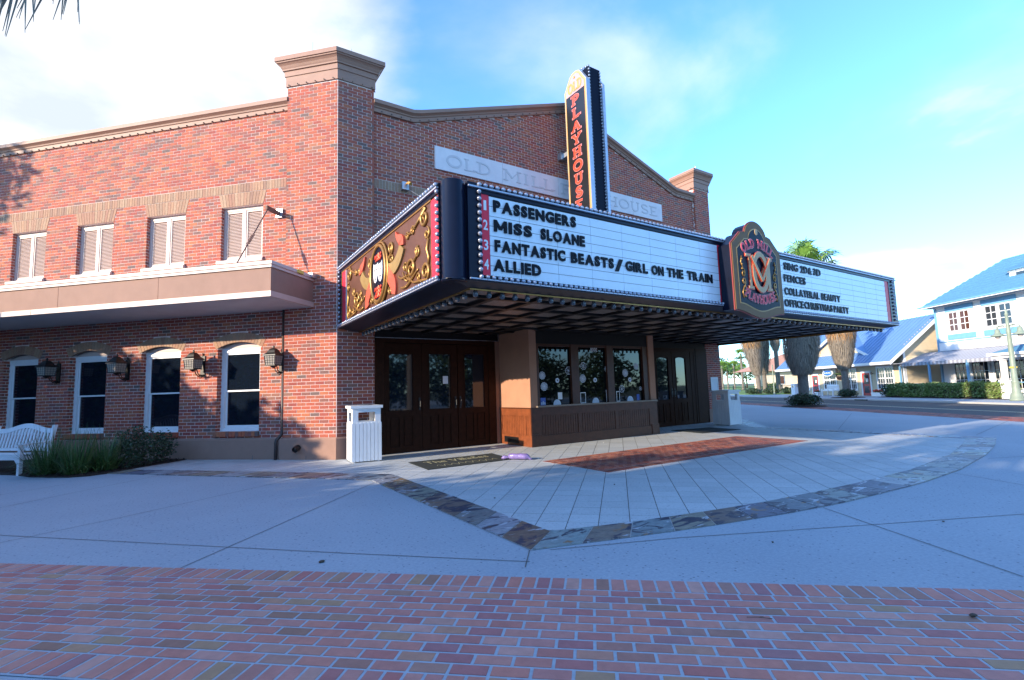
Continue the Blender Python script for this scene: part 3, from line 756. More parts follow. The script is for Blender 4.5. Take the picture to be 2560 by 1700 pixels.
# --- plaque
PLQ = [2.335, 4.285, 6.17, 8.06, 9.2, 10.585]
for a, b in zip(PLQ, PLQ[1:]):
    m = MB(); m.box(a+.004, .055, 6.752, b-.004, .12, 7.34); m.build('stone_slab', 'marble', B)
def carve(word, x0, x1, z0, h):
    w = fwidth(word, h); x = x0; k = (x1-x0)/w
    for ch in word:
        m = MB(); adv = fancy(m, ch, lambda a, b, d: (x+a, .0545-d*.8, z0+b), h, .17, .11, .010, k)
        m.build('carved_letter', 'marble_carve_shade', B); x += adv
carve('OLD', 2.62, 3.93, 6.885, .31); carve('MILL', 4.27, 6.0, 6.885, .31); carve('PLAYHOUSE', 6.22, 10.36, 6.885, .31)
# --- windows of the left wall
def low_window(c):
    wd = MB(TL); w0 = .093+.13
    o = None
    # outer frame
    m = MB(TL)
    for a, b in ((c-HW+.002, c-HW+.085), (c+HW-.085, c+HW-.002)): m.box(a, w0, .60, b, w0+.10, 2.43)
    m.box(c-HW+.085, w0, 2.33, c+HW-.085, w0+.10, 2.43); m.box(c-HW+.085, w0-.02, .602, c+HW-.085, w0+.10, .665)
    win = m.build('window', 'white_paint', B)
    # arched head panel
    m = MB(TL); pts = [(c-HW+.002, 2.432)]+[(c+math.sin(R(a))*(RI-.004), ZC+math.cos(R(a))*(RI-.004)) for a in [-24.2+48.4*i/12 for i in range(13)]]+[(c+HW-.002, 2.432)]
    m.prism(pts, w0-.01, w0+.10, 'y'); m.build('arched_head', 'cream_trim', win)
    for z0, z1, dw, nm in ((.667, 1.50, .05, 'lower_sash'), (1.46, 2.328, .02, 'upper_sash')):
        m = MB(TL); a, b = c-HW+.087, c+HW-.087; s = .042
        m.box(a, w0+dw, z0, a+s, w0+dw+.03, z1); m.box(b-s, w0+dw, z0, b, w0+dw+.03, z1)
        m.box(a+s, w0+dw, z0, b-s, w0+dw+.03, z0+(.055 if nm == 'lower_sash' else .035)); m.box(a+s, w0+dw, z1-.04, b-s, w0+dw+.03, z1)
        sash = m.build('sash', 'white_paint', win)
        m = MB(TL); m.box(a+s-.005, w0+dw+.012, z0+.03, b-s+.005, w0+dw+.018, z1-.03); m.build('pane', 'glass', win)
    m = MB(TL); n = 14
    for i in range(n):
        a = c-HW-.02+(2*HW+.04)*i/n; m.box(a+.004, .035, .492, a+(2*HW+.04)/n-.004, .2, .597)
    tag(m.build('brick_sill', 'brick', win), kind='stuff')
def shutter_window(c):
    w0 = .093+.085
    m = MB(TL); m.box(c-HW+.002, w0, 4.42, c-HW+.07, w0+.09, 5.657); m.box(c+HW-.07, w0, 4.42, c+HW-.002, w0+.09, 5.657)
    m.box(c-HW+.07, w0, 5.585, c+HW-.07, w0+.09, 5.657); m.box(c-HW+.07, w0, 4.42, c+HW-.07, w0+.09, 4.47); m.box(c-.035, w0, 4.47, c+.035, w0+.09, 5.585)
    m.box(c-HW+.07, w0+.07, 4.47, c+HW-.07, w0+.09, 5.585)
    win = m.build('shuttered_window', 'cream_trim', B)
    for a, b in ((c-HW+.072, c-.037), (c+.037, c+HW-.072)):
        m = MB(TL); s = .035
        m.box(a, w0+.012, 4.472, a+s, w0+.045, 5.583); m.box(b-s, w0+.012, 4.472, b, w0+.045, 5.583)
        m.box(a+s, w0+.012, 4.472, b-s, w0+.045, 4.52); m.box(a+s, w0+.012, 5.54, b-s, w0+.045, 5.583)
        sh = m.build('shutter', 'shutter', win)
        m = MB(TL); z = 4.53
        while z < 5.53:
            m.prism([(w0+.016, z), (w0+.022, z-.004), (w0+.046, z+.026), (w0+.040, z+.030)], a+s, b-s, 'x'); z += .0345
        tag(m.build('louvres', 'shutter', win), kind='stuff')
    m = MB(TL); m.box(c-HW-.06, .03, 4.335, c+HW+.03, .17, 4.402); m.box(c+HW+.0, .055, 4.402, c+HW+.03, .085, 4.435); m.build('sill', 'cream_trim', win)
for c in WIN: low_window(c); shutter_window(c)
# dim rooms behind nothing: windows are backed by a dark wall
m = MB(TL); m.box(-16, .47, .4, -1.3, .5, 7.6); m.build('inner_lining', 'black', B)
# --- downpipe, overflow outlet
m = MB(TL); m.tube([(-1.285,.04,3.2),(-1.285,.04,.62),(-1.30,.03,.52),(-1.36,-.04,.42),(-1.37,-.05,.36),(-1.37,-.05,.01)], .036, 8); dp = m.build('downpipe', 'copper', B, True)
m = MB(TL)
for z in (2.6,1.5,.75): m.box(-1.34,.035,z,-1.23,.09,z+.03)
m.build('strap', 'copper', dp)
m = MB(TL); m.tube([(-.84,-.055,.26),(-.84,-.10,.25),(-.84,-.17,.215)], .062, 12, False); m.tube([(-.84,-.05,.26),(-.84,-.16,.22)], .05, 12); m.build('drain_outlet', 'lantern_metal', B, True)
m = MB(TL); m.box(-1.0,-.0515,.0,-.94,-.0535,.0); 
# --- flat canopy over the lower windows
CO = -1.33
m = MB(TL); m.box(-16, CO, 3.295, -.565, .099, 3.745); can = m.build('canopy', 'stucco', B)
m = MB(TL); m.box(-16, CO-.02, 3.19, -.545, .099, 3.295); m.build('canopy_trim', 'cream_trim', can)
m = MB(TL); m.box(-16, CO-.03, 3.745, -.535, .099, 3.80); m.box(-16, CO-.05, 3.80, -.515, .099, 3.865); m.build('canopy_coping', 'cream_trim', can)
m = MB(TL); m.box(-16, CO+.03, 3.184, -.60, .09, 3.1895); m.build('canopy_soffit', 'soffit_white', can)
m = MB(TL)
for u in (-3.1,-5.6): m.box(u-.005, CO-.003, 3.30, u+.005, CO+.02, 3.74)
for u in (-6.27,): m.box(u-.004, CO-.022, 3.195, u+.004, CO, 3.29)
m.build('seam', 'stucco_brown', can)
m = MB(TL); m.box(-.57,-.62,3.80,-.50,-.42,3.87); m.build('yellow_label', 'yellow_tag', can)
m = MB(TL); m.box(-.575,-.17,3.80,-.47,.0,3.9); m.build('junction_box', 'steel', can)
# tie rod
m = MB(TL); m.box(-1.53,.045,5.27,-1.37,.092,5.47); br = m.build('tie_bracket', 'steel', B)
m = MB(TL); m.box(-1.48,-.36,5.31,-1.435,.045,5.40); m.build('arm', 'rust', br)
m = MB(TL); A_, B_ = Vector((-1.45,-.33,5.32)), Vector((-1.60,-1.08,3.85))
m.tube([A_, B_], .013, 6)
mid = A_.lerp(B_, .52); dirr = (B_-A_).normalized()
for s_ in (-.03,.03): m.tube([mid-dirr*.12+Vector((s_,0,0)), mid+dirr*.12+Vector((s_,0,0))], .010, 5)
for e in (-.12,.12): m.tube([mid+dirr*e+Vector((-.03,0,0)), mid+dirr*e+Vector((.03,0,0))], .012, 5)
m.build('tie_rod', 'rust', br)
m = MB(TL); m.box(-1.05,.0,4.5,-1.04,-.003,4.52)
# little box lamp and cable on the front band
m = MB(); m.box(1.46,-.02,6.03,1.62,.088,6.21); jb = m.build('spotlight_box', 'steel', B)
m = MB(); m.tube([(1.56,-.02,6.17),(1.58,-.12,6.16),(1.60,-.16,6.12)], [.02,.035,.045], 8); m.build('spotlight', 'gold_paint', jb)
m = MB(); m.tube([(1.6,.07,6.1),(2.0,-.5,5.6),(2.6,-1.2,4.5),(3.0,-1.8,4.0)], .006, 5); m.build('stay_cable', 'steel', jb)
# ================================================================ entrance doors
m = MB(); m.box(.81,.10,0,12.29,.14,2.72); m.build('entrance_back', 'black', B)
for a, b, z in ((.81,3.94,2.54),(8.16,12.29,2.50)): m = MB(); m.box(a,.0,z,b,.10,2.72); m.build('door_header', 'black_wood', B)
m = MB(); m.box(.81,-.02,2.535,3.9,.0,2.548); m.build('header_bead', 'steel', B)
m = MB(); m.box(3.842,-.03,0,4.06,.10,2.535); m.build('jamb_panel', 'stucco_brown', B)
m = MB(); m.box(11.72,-.03,0,12.295,.10,2.50); m.build('jamb_panel', 'wood', B)
def frame(x0, x1, zt, w=.07):
    m = MB(); m.box(x0,-.02,0,x0+w,.09,zt); m.box(x1-w,-.02,0,x1,.09,zt); m.box(x0+w,-.02,zt-.1,x1-w,.09,zt); return m.build('door_frame', 'wood', B)
frame(.812, 3.84, 2.535, .2); frame(8.5, 11.71, 2.495, .09)
def door(x0, x1, g0, g1, gz0, gz1, arch=0, hand=1):
    T_ = .05
    m = MB(); f0, f1 = .0, .05; zt = 2.42
    m.box(x0+.004, f0, .01, g0, f1, zt); m.box(g1, f0, .01, x1-.004, f1, zt)
    m.box(g0, f0, gz1+.0, g1, f1, zt); m.box(g0, f0, gz0-.13, g1, f1, gz0); m.box(g0, f0, .01, g1, f1, .14)
    xm = (g0+g1)/2; m.box(xm-.04, f0, .14, xm+.04, f1, gz0-.13)
    if arch:
        cx_, hw, n = xm, (g1-g0)/2, 8
        for sgn in (-1, 1):
            pts = [(cx_+sgn*hw, gz1), (cx_+sgn*hw, gz1-arch)]+[(cx_+sgn*hw*math.cos(R(a)), gz1-arch+arch*math.sin(R(a))) for a in [90*i/n for i in range(1, n+1)]]
            m.prism(pts, f0+.002, f1-.002, 'y')
    d = m.build('door', 'wood', B)
    m = MB(); m.box(g0, .02, gz0, g1, .028, gz1); m.build('pane', 'glass', d)
    for a, b in ((g0, xm-.04), (xm+.04, g1)):
        m = MB(); m.box(a, .022, .14, b, .045, gz0-.13)
        e = .035; m.prism([(a+e,.14+e),(b-e,.14+e),(b-e,gz0-.13-e),(a+e,gz0-.13-e)], .008, .022, 'y'); m.build('panel', 'wood', d)
    # glazing bead
    m = MB(); s = .018
    m.box(g0-s,-.012,gz0-s,g0,.0,gz1+s); m.box(g1,-.012,gz0-s,g1+s,.0,gz1+s); m.box(g0,-.012,gz0-s,g1,.0,gz0); m.box(g0,-.012,gz1,g1,.0,gz1+s); m.build('bead', 'wood', d)
    hx = x1-.06 if hand > 0 else x0+.06
    m = MB(); m.box(hx-.02,-.012,.92,hx+.02,.0,1.2); m.tube([(hx,-.012,1.14),(hx,-.06,1.12),(hx,-.06,1.0),(hx,-.012,.98)], .011, 6); m.build('handle', 'lantern_metal', d)
door(1.02, 1.885, 1.12, 1.665, .93, 2.18, hand=1); door(1.885, 2.79, 2.07, 2.61, .93, 2.19, hand=1); door(2.80, 3.66, 2.985, 3.52, .92, 2.20, hand=-1)
door(8.6, 9.56, 8.83, 9.35, .86, 2.18, .07); door(9.57, 10.51, 9.785, 10.33, .855, 2.185, .07, 1); door(10.53, 11.45, 10.70, 11.2, .87, 2.20, .07, -1)
m = MB(); m.box(11.455,-.01,0,11.62,.06,2.4); m.build('side_panel', 'wood', B)
# papers on the glass of the middle door
m = MB(); m.box(2.42,.012,1.50,2.55,.016,1.68); o = m.build('paper_notice', 'paper'); tag(o, 'small white paper notice on the glass of the middle door', 'notice')

# ================================================================ ticket booth
BX0, BX1, BY = 3.955, 8.15, -1.34
K = thing('ticket_booth', 'ticket booth with wood panelled base, granite counter and three dark windows between the doors', 'booth', (6.05,-.67,0), world=True)
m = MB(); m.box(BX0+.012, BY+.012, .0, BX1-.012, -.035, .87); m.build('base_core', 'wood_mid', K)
for a, b in ((BX0, BX0+.2), (BX1-.22, BX1)): m = MB(); m.box(a, BY, .89, b, -.035, 2.70); m.build('corner_post', 'booth_stucco', K)
m = MB(); m.box(BX0+.2, BY+.03, 2.37, BX1-.22, -.04, 2.70); m.build('header', 'black_wood', K)
# rails, stiles and panels of the front
stiles = [(BX0, BX0+.24), (5.335, 5.40), (6.565, 6.63), (7.83, BX1)]
m = MB(); m.box(BX0, BY-.01, .70, BX1, BY+.012, .87); m.box(BX0, BY-.02, .0, BX1, BY+.012, .24)
for a, b in stiles: m.box(a, BY-.012, .24, b, BY+.012, .70)
rail = m.build('front_rails', 'wood_mid', K)
for a, b in zip([s[1] for s in stiles], [s[0] for s in stiles[1:]]):
    n = 15
    for i in range(n):
        m = MB(); x0 = a+(b-a)*i/n; x1 = a+(b-a)*(i+1)/n; m.prism([(x0+.004,BY+.012),(x0+.004,BY+.006),(x0+.010,BY+.001),(x1-.010,BY+.001),(x1-.004,BY+.006),(x1-.004,BY+.012)], .24, .70)
        m.build('board', 'wood_mid', rail)
for a, b in ((BX0-.02, BX0+.26), (BX1-.26, BX1+.02)):
    m = MB(); m.box(a, BY-.035, 0, b, BY-.0205, .26); m.box(a, BY-.03, .2605, b, BY-.0125, .285); m.build('base_block', 'wood_mid', K)
m = MB(); m.box(BX0-.02, BY-.02, 0, BX0-.0125, BY+.2, .26); m.build('base_block', 'wood_sunlit', K)
# side wainscot (faces the sun): sunlight put into a lighter copy of the wood
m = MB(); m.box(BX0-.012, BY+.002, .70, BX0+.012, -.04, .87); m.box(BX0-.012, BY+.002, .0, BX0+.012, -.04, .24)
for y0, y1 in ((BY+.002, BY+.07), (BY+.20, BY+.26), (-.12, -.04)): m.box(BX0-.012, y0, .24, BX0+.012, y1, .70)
side = m.build('side_rails', 'wood_sunlit', K)
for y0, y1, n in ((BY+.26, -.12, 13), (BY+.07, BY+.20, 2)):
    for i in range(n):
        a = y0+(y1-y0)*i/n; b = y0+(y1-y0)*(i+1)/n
        m = MB(); m.box(BX0-.001, a+.003, .24, BX0+.010, b-.003, .70); m.build('board', 'wood_sunlit', side)
m = MB(); m.box(BX0-.016, -.82, .06, BX0-.012, -.2, .2); 
for k in range(6): m.box(BX0-.022, -.80, .07+k*.021, BX0-.016, -.22, .078+k*.021)
m.build('floor_grille', 'black', K)
m = MB(); m.box(BX0-.03, BY-.03, .868, BX1+.03, -.04, .889); m.build('moulding', 'wood_mid', K)
m = MB(); m.box(BX0+.145, BY-.075, .8895, BX1-.04, BY+.14, .925); m.build('counter', 'granite', K)
# windows
GL = [(4.242,5.224),(5.464,6.412),(6.64,7.735)]; GY = BY+.10
m = MB(); xs = [BX0+.2]+[x for g_ in GL for x in g_]+[BX1-.22]
for a, b in zip(xs[::2], xs[1::2]): m.box(a, BY+.03, .925, b, BY+.15, 2.37)
m.box(xs[1], BY+.05, 2.31, xs[-2], BY+.15, 2.369); fr = m.build('window_frame', 'wood_mid', K)
for a, b in GL:
    m = MB(); m.box(a, GY, .925, b, GY+.008, 2.31); gl = m.build('pane', 'booth_glass', K)
for x, z in ((4.822,1.502),(6.03,1.493),(7.264,1.485)):
    m = MB(); n = 20; pts = [(x+.058*math.cos(2*math.pi*i/n), z+.058*math.sin(2*math.pi*i/n)) for i in range(n)]; m.prism(pts, GY-.012, GY-.001, 'y')
    d = m.build('speak_hole', 'flake', K); m = MB(); m.prism([(x+.022*math.cos(2*math.pi*i/n), z+.022*math.sin(2*math.pi*i/n)) for i in range(n)], GY-.015, GY-.0121, 'y'); m.build('hole', 'black', d)
for x in (4.79,6.02,7.24):
    m = MB(); n = 12; arcs = [(x+.112*math.cos(math.pi*i/n), .926+.125*math.sin(math.pi*i/n)) for i in range(n+1)]; m.prism(arcs, GY-.012, GY-.001, 'y'); d = m.build('deal_tray', 'flake', K)
    m = MB(); arcs = [(x+.088*math.cos(math.pi*i/n), .932+.098*math.sin(math.pi*i/n)) for i in range(n+1)]; m.prism(arcs, GY-.016, GY-.0121, 'y'); m.build('flap', 'silver', d)
# paper snowflakes
def flake(x, z, r, kind, lab):
    m = MB(); y0, y1 = GY-.004, GY-.0012
    def bar(x0, z0, x1, z1, w):
        d = Vector((x1-x0, z1-z0)).normalized(); n = Vector((-d.y, d.x))*w/2
        m.prism([(x0-n.x,z0-n.y),(x1-n.x,z1-n.y),(x1+n.x,z1+n.y),(x0+n.x,z0+n.y)], y0, y1, 'y')
    k = 8 if kind == 0 else 12
    for i in range(k):
        a = 2*math.pi*i/k+.1; c_, s_ = math.cos(a), math.sin(a); bar(x, z, x+r*.95*c_, z+r*.95*s_, r*.08)
        a2 = a+2*math.pi/k; rr = r*(.86 if kind == 0 else .8)
        am = (a+a2)/2
        bar(x+rr*math.cos(a), z+rr*math.sin(a), x+r*1.02*math.cos(am), z+r*1.02*math.sin(am), r*.10); bar(x+r*1.02*math.cos(am), z+r*1.02*math.sin(am), x+rr*math.cos(a2), z+rr*math.sin(a2), r*.10)
        if kind: bar(x+r*.45*math.cos(a), z+r*.45*math.sin(a), x+r*.45*math.cos(a2), z+r*.45*math.sin(a2), r*.11); bar(x+r*.66*math.cos(a), z+r*.66*math.sin(a), x+r*.66*math.cos(a2), z+r*.66*math.sin(a2), r*.09)
    for i, v in enumerate(m.v): m.v[i] = (v[0], v[1]-(i//8)*.00004, v[2])
    o = m.build('paper_snowflake', 'flake'); tag(o, lab, 'snowflake', 'paper snowflakes on the booth windows')
for x, z, r_, kd, lab in [(4.378,1.623,.092,1,'dense paper snowflake at the left edge of the left booth window, upper of two'),(5.179,1.734,.098,0,'open wheel paper snowflake at upper right of the left booth window'),(4.424,1.364,.10,1,'large dense paper snowflake at the left edge of the left booth window, lower of two'),
  (5.661,1.846,.095,0,'wheel shaped paper snowflake at upper left of the middle booth window'),(5.624,1.534,.10,1,'dense paper snowflake below the wheel one in the middle booth window'),(6.462,1.767,.085,1,'paper snowflake at the right edge of the middle booth window'),
  (7.111,1.661,.10,1,'paper snowflake left of the speaking hole in the right booth window'),(7.536,1.839,.09,1,'highest paper snowflake of the right booth window'),(6.956,1.245,.095,0,'low paper snowflake at the left of the right booth window'),(7.66,1.24,.055,0,'small paper snowflake in the lower right corner of the right booth window')]: flake(x, z, r_, kd, lab)
def sheet(x0, z0, x1, z1, mat, lab, fr_=False):
    m = MB(); m.box(x0, GY-.005, z0, x1, GY-.001, z1); o = m.build('paper_sign', mat); tag(o, lab, 'sign')
    if fr_: m = MB(); m.box(x0+.02, GY-.007, z0+.02, x1-.02, GY-.0052, z1-.02); m.build('printed_area', 'booth_glass', o)
    return o
sheet(4.306,.93,4.452,1.10,'paper_blue','small blue notice in the lower left corner of the left booth window')
m = MB(); 
for k in range(3): m.box(4.32+k*.045,GY-.0075,.945,4.35+k*.045,GY-.0052,1.0+.02*(k % 2))
m.build('print', 'flake', bpy.data.objects['paper_sign'])
sheet(4.824,1.05,4.955,1.215,'paper','white notice with dark print above the left ticket tray')
sheet(5.522,.93,5.70,1.195,'paper','white framed notice at the left foot of the middle booth window',True)
sheet(6.387,.935,6.405,1.235,'paper','narrow white notice at the right foot of the middle booth window')
sheet(6.749,.925,6.87,1.19,'paper','white framed notice at the left foot of the right booth window',True)
sheet(7.497,.93,7.60,1.09,'paper_blue','small blue notice at the right foot of the right booth window')
def text_obj(name, mat, parent, s, P, h, bold=.02, wid=None, t=.01, slim=None):
    """characters of the built-in face; P(x, y, d) places them; returns objects, one per character"""
    gl_ = [glyph(c, bold) if c != ' ' else None for c in s]; H0 = glyph('H', bold); cap = H0[5]-H0[4]
    ws = [(g_[3]-g_[2]) if g_ else .28*cap for g_ in gl_]; gap = .13*cap
    tot = sum(ws)+gap*(len(s)-1); kx = (wid/tot) if wid else h/cap; kz = h/cap; x = 0; res = []
    for g_, w, c in zip(gl_, ws, s):
        if c == 'M' and bold > .03:
            m = MB()
            for q_ in ([(.12,0),(.12,1)],[(.12,.98),(.5,.22)],[(.5,.22),(.88,.98)],[(.88,0),(.88,1)]):
                dd = Vector((q_[1][0]-q_[0][0], q_[1][1]-q_[0][1])); dd.normalize(); nn = Vector((-dd.y, dd.x))*.115; W_ = w*kx; tz = t+.0006*len(m.f)/6
                co = [(q_[0][0]-nn.x,q_[0][1]-nn.y*.7),(q_[1][0]-nn.x,q_[1][1]-nn.y*.7),(q_[1][0]+nn.x,q_[1][1]+nn.y*.7),(q_[0][0]+nn.x,q_[0][1]+nn.y*.7)]
                a_ = [m.vert(P(x+p_[0]*W_, min(1, max(0, p_[1]))*h, 0)) for p_ in co]; b_ = [m.vert(P(x+p_[0]*W_, min(1, max(0, p_[1]))*h, tz)) for p_ in co]
                for k_ in range(4): m.face((a_[k_], a_[(k_+1) % 4], b_[(k_+1) % 4], b_[k_]))
                m.face(b_); m.face(a_[::-1])
            res.append(m.build(name, mat, parent))
        elif g_:
            vs, fs, x0, x1, y0, y1 = g_; m = MB()
            for v in vs: m.v.append(P(x+(v[0]-x0)*kx, (v[1]-(y0 if c not in '&/' else H0[4]))*kz, t if v[2] > 0 else 0))
            m.f = list(fs); m.mi = [0]*len(fs); res.append(m.build(name, mat, parent))
        x += (w+gap)*kx
    return res
text_obj('house_number', 'paper', K, '1000', lambda x, y, d: (5.93+x, GY-.0012-d, 2.205+y), .10, .01, .22, .003)

# ================================================================ marquee
MX0, MX1, MY, MZ0, MZ1 = .04, 13.42, -5.23, 2.70, 4.0
Q = thing('marquee', 'wide theatre marquee with white letter boards, rows of bulbs and a carved brown side panel', 'marquee', (6.7,-2.6,2.64), world=True)
m = MB(); m.box(MX0+.05, MY+.06, MZ0+.02, MX1-.05, -.005, MZ1-.03); m.build('body', 'navy', Q)
# front frame
LB, RB = (.66, 5.565), (7.60, 12.785)
m = MB()
m.box(.34, MY, 3.87, MX1, MY+.06, MZ1); m.box(.34, MY, MZ0, MX1, MY+.06, 2.785)
for a, b in ((.34,.54),(5.645,7.45),(12.995,MX1)): m.box(a, MY, 2.785, b, MY+.06, 3.87)
m.build('front_frame', 'navy', Q)
m = MB(); m.box(MX1-.05, MY+.06, MZ0, MX1, -.005, MZ1); m.build('end_panel', 'navy', Q)
m = MB(); m.box(.34, MY-.035, 3.925, MX1, MY, 3.945); m.box(.34, MY-.035, 2.715, MX1, MY, 2.73); m.build('front_lip', 'silver', Q)
# corner column
m = MB(); n = 28
prof = [(.145,2.68),(.165,2.685),(.165,2.72),(.155,2.73),(.155,3.985),(.15,4.0),(.05,4.012)]
m.lathe(prof, n, (.195,-5.09)); m.build('corner_column', 'navy', Q, False)
for f_ in bpy.data.objects['corner_column'].data.polygons: f_.use_smooth = abs(f_.normal.z) < .5
# letter boards made of separate panels
ROWZ = [2.79+.1335*i for i in range(9)]
def board(x0, x1, cols):
    m = MB(); m.box(x0, MY+.022, 2.785, x1, MY+.055, 3.87); bk = m.build('letter_board', 'joint', Q)
    xs = [x0]+[c for c in cols if x0+.1 < c < x1-.1]+[x1]
    for a, b in zip(xs, xs[1:]):
        for z0, z1 in zip(ROWZ, ROWZ[1:]):
            m = MB(); k = .003
            m.prism([(MY+.022, z0+.003), (MY+.012, z0+.003), (MY+.008, z1-.004), (MY+.022, z1-.004)], a+k, b-k, 'x'); m.build('panel', 'acrylic', bk)
    m = MB()
    for z in ROWZ[1:-1]: m.box(x0, MY+.006, z-.0045, x1, MY+.0115, z+.0005)
    m.build('letter_rail', 'joint', bk)
board(*LB, [1.14,1.79,2.435,3.09,3.74,4.39,5.04]); board(*RB, [8.23,8.95,9.6,10.27,10.92,11.58,12.22])
for a, b in ((.54,.657),(5.568,5.645),(7.45,7.597),(12.79,12.995)):
    m = MB(); m.box(a, MY+.01, 2.785, b, MY+.055, 3.87); m.build('red_strip', 'red_strip', Q)
for i, z in enumerate((3.655,3.39,3.12,2.865)):
    text_obj('number', 'paper', Q, str(i+1), lambda x, y, d: ((.567 if i else .578)+x, MY+.0098-d, z+y), .135, .018 if i else 0, .066 if i else .04, .004)
def line(s, x0, x1, z0, h=.158):
    text_obj('letter', 'letter_black', Q, s, lambda x, y, d: (x0+x, MY+.0055-d, z0+y), h, .046 if x0 < 7 else .032, x1-x0, .016)
line('PASSENGERS', .72, 2.143, 3.655); line('MISS', .72, 1.335, 3.388); line('SLOANE', 1.485, 2.30, 3.388)
line('FANTASTIC', .726, 1.913, 3.117); line('BEASTS', 2.02, 2.875, 3.117); line('/', 2.90, 3.075, 3.09, .19); line('GIRL', 3.133, 3.636, 3.117); line('ON', 3.733, 4.025, 3.117); line('THE', 4.113, 4.527, 3.117); line('TRAIN', 4.638, 5.345, 3.117)
line('ALLIED', .70, 1.467, 2.857)
line('SING', 7.83, 8.40, 3.645); line('2D', 8.50, 8.80, 3.645); line('&', 8.83, 8.98, 3.645); line('3D', 9.045, 9.37, 3.645)
line('FENCES', 7.80, 8.67, 3.385); line('COLLATERAL', 7.78, 9.22, 3.105); line('BEAUTY', 9.32, 10.20, 3.105)
line('OFFICE', 7.745, 8.50, 2.855); line('CHRISTMAS', 8.54, 9.775, 2.855); line('PARTY', 9.85, 10.575, 2.855)
# side panel: gold border, red ends, carved relief
m = MB(); XL = MX0
m.box(XL, -5.0, 3.87, XL+.05, -.01, MZ1); m.box(XL, -5.0, MZ0, XL+.05, -.01, 2.775); m.box(XL, -.19, 2.775, XL+.05, -.01, 3.87); m.box(XL, -5.0, 2.775, XL+.05, -4.975, 3.87); m.build('side_frame', 'navy', Q)
m = MB(); m.box(XL-.035, -5.0, 3.925, XL, -.01, 3.945); m.box(XL-.035, -5.0, 2.715, XL, -.01, 2.73); m.build('side_lip', 'silver', Q)
m = MB(); m.box(XL+.02, -4.975, 2.775, XL+.05, -.19, 3.87); rel = m.build('carved_panel', 'relief_back', Q)
m = MB(); m.box(XL+.005, -4.74, 3.845, XL+.02, -.19, 3.868); m.box(XL+.005, -.225, 2.778, XL+.02, -.19, 3.845); m.box(XL+.005, -4.74, 2.777, XL+.02, -.225, 2.79); m.build('gold_border', 'gold', rel)
for a, b in ((-.53,-.25),(-4.965,-4.745)):
    m = MB(); m.box(XL+.006, a, 2.795, XL+.02, b, 3.84); m.build('red_strip', 'red_strip', Q)
    m = MB(); m.box(XL+.004, a-.018, 2.795, XL+.02, a-.003, 3.84); m.build('white_edge', 'paper', Q)
def RP(y, z, d=0): return (XL+.02-d, y, z)
def scroll(pts, r, mat='gold'):
    m = MB(); m.tube([RP(y, z, r*.55) for y, z in pts], [r*(.45+.55*math.sin(math.pi*min(1, .12+i/(len(pts)-1)*.9))) for i in range(len(pts))], 6); m.build('scroll', mat, rel, True)
def spiral(cy, cz, r0, turns, a0, sgn=1, n=26, tail=None):
    p = [(cy+sgn*r0*(1-.86*i/n)*math.cos(a0+turns*2*math.pi*i/n), cz+r0*(1-.86*i/n)*math.sin(a0+turns*2*math.pi*i/n)) for i in range(n+1)]
    return (tail or [])+p
def ribbon(ctr, hw, mat, d=.03):
    m = MB(); n = len(ctr); L_, R_ = [], []
    for i in range(n):
        a, b = Vector(ctr[max(0,i-1)]), Vector(ctr[min(n-1,i+1)]); t_ = (b-a).normalized(); nn = Vector((-t_.y, t_.x)); w = hw[i] if isinstance(hw, list) else hw; c = Vector(ctr[i])
        L_.append(c+nn*w); R_.append(c-nn*w)
    top = [[m.vert(RP(q.x, q.y, d)) for q in s] for s in (L_, R_)]; bot = [[m.vert(RP(q.x, q.y, 0)) for q in s] for s in (L_, R_)]
    for i in range(n-1):
        m.face((top[0][i], top[0][i+1], top[1][i+1], top[1][i])); m.face((top[0][i], bot[0][i], bot[0][i+1], top[0][i+1])); m.face((top[1][i], top[1][i+1], bot[1][i+1], bot[1][i]))
    m.face((top[0][0], top[1][0], bot[1][0], bot[0][0])); m.face((top[0][-1], bot[0][-1], bot[1][-1], top[1][-1])); m.build('banner', mat, rel)
def bez(p0, p1, p2, p3, n=14): return [tuple(Vector(p0)*(1-t)**3+Vector(p1)*3*t*(1-t)**2+Vector(p2)*3*t*t*(1-t)+Vector(p3)*t**3) for t in [i/n for i in range(n+1)]]
MC = (-2.67, 3.30)
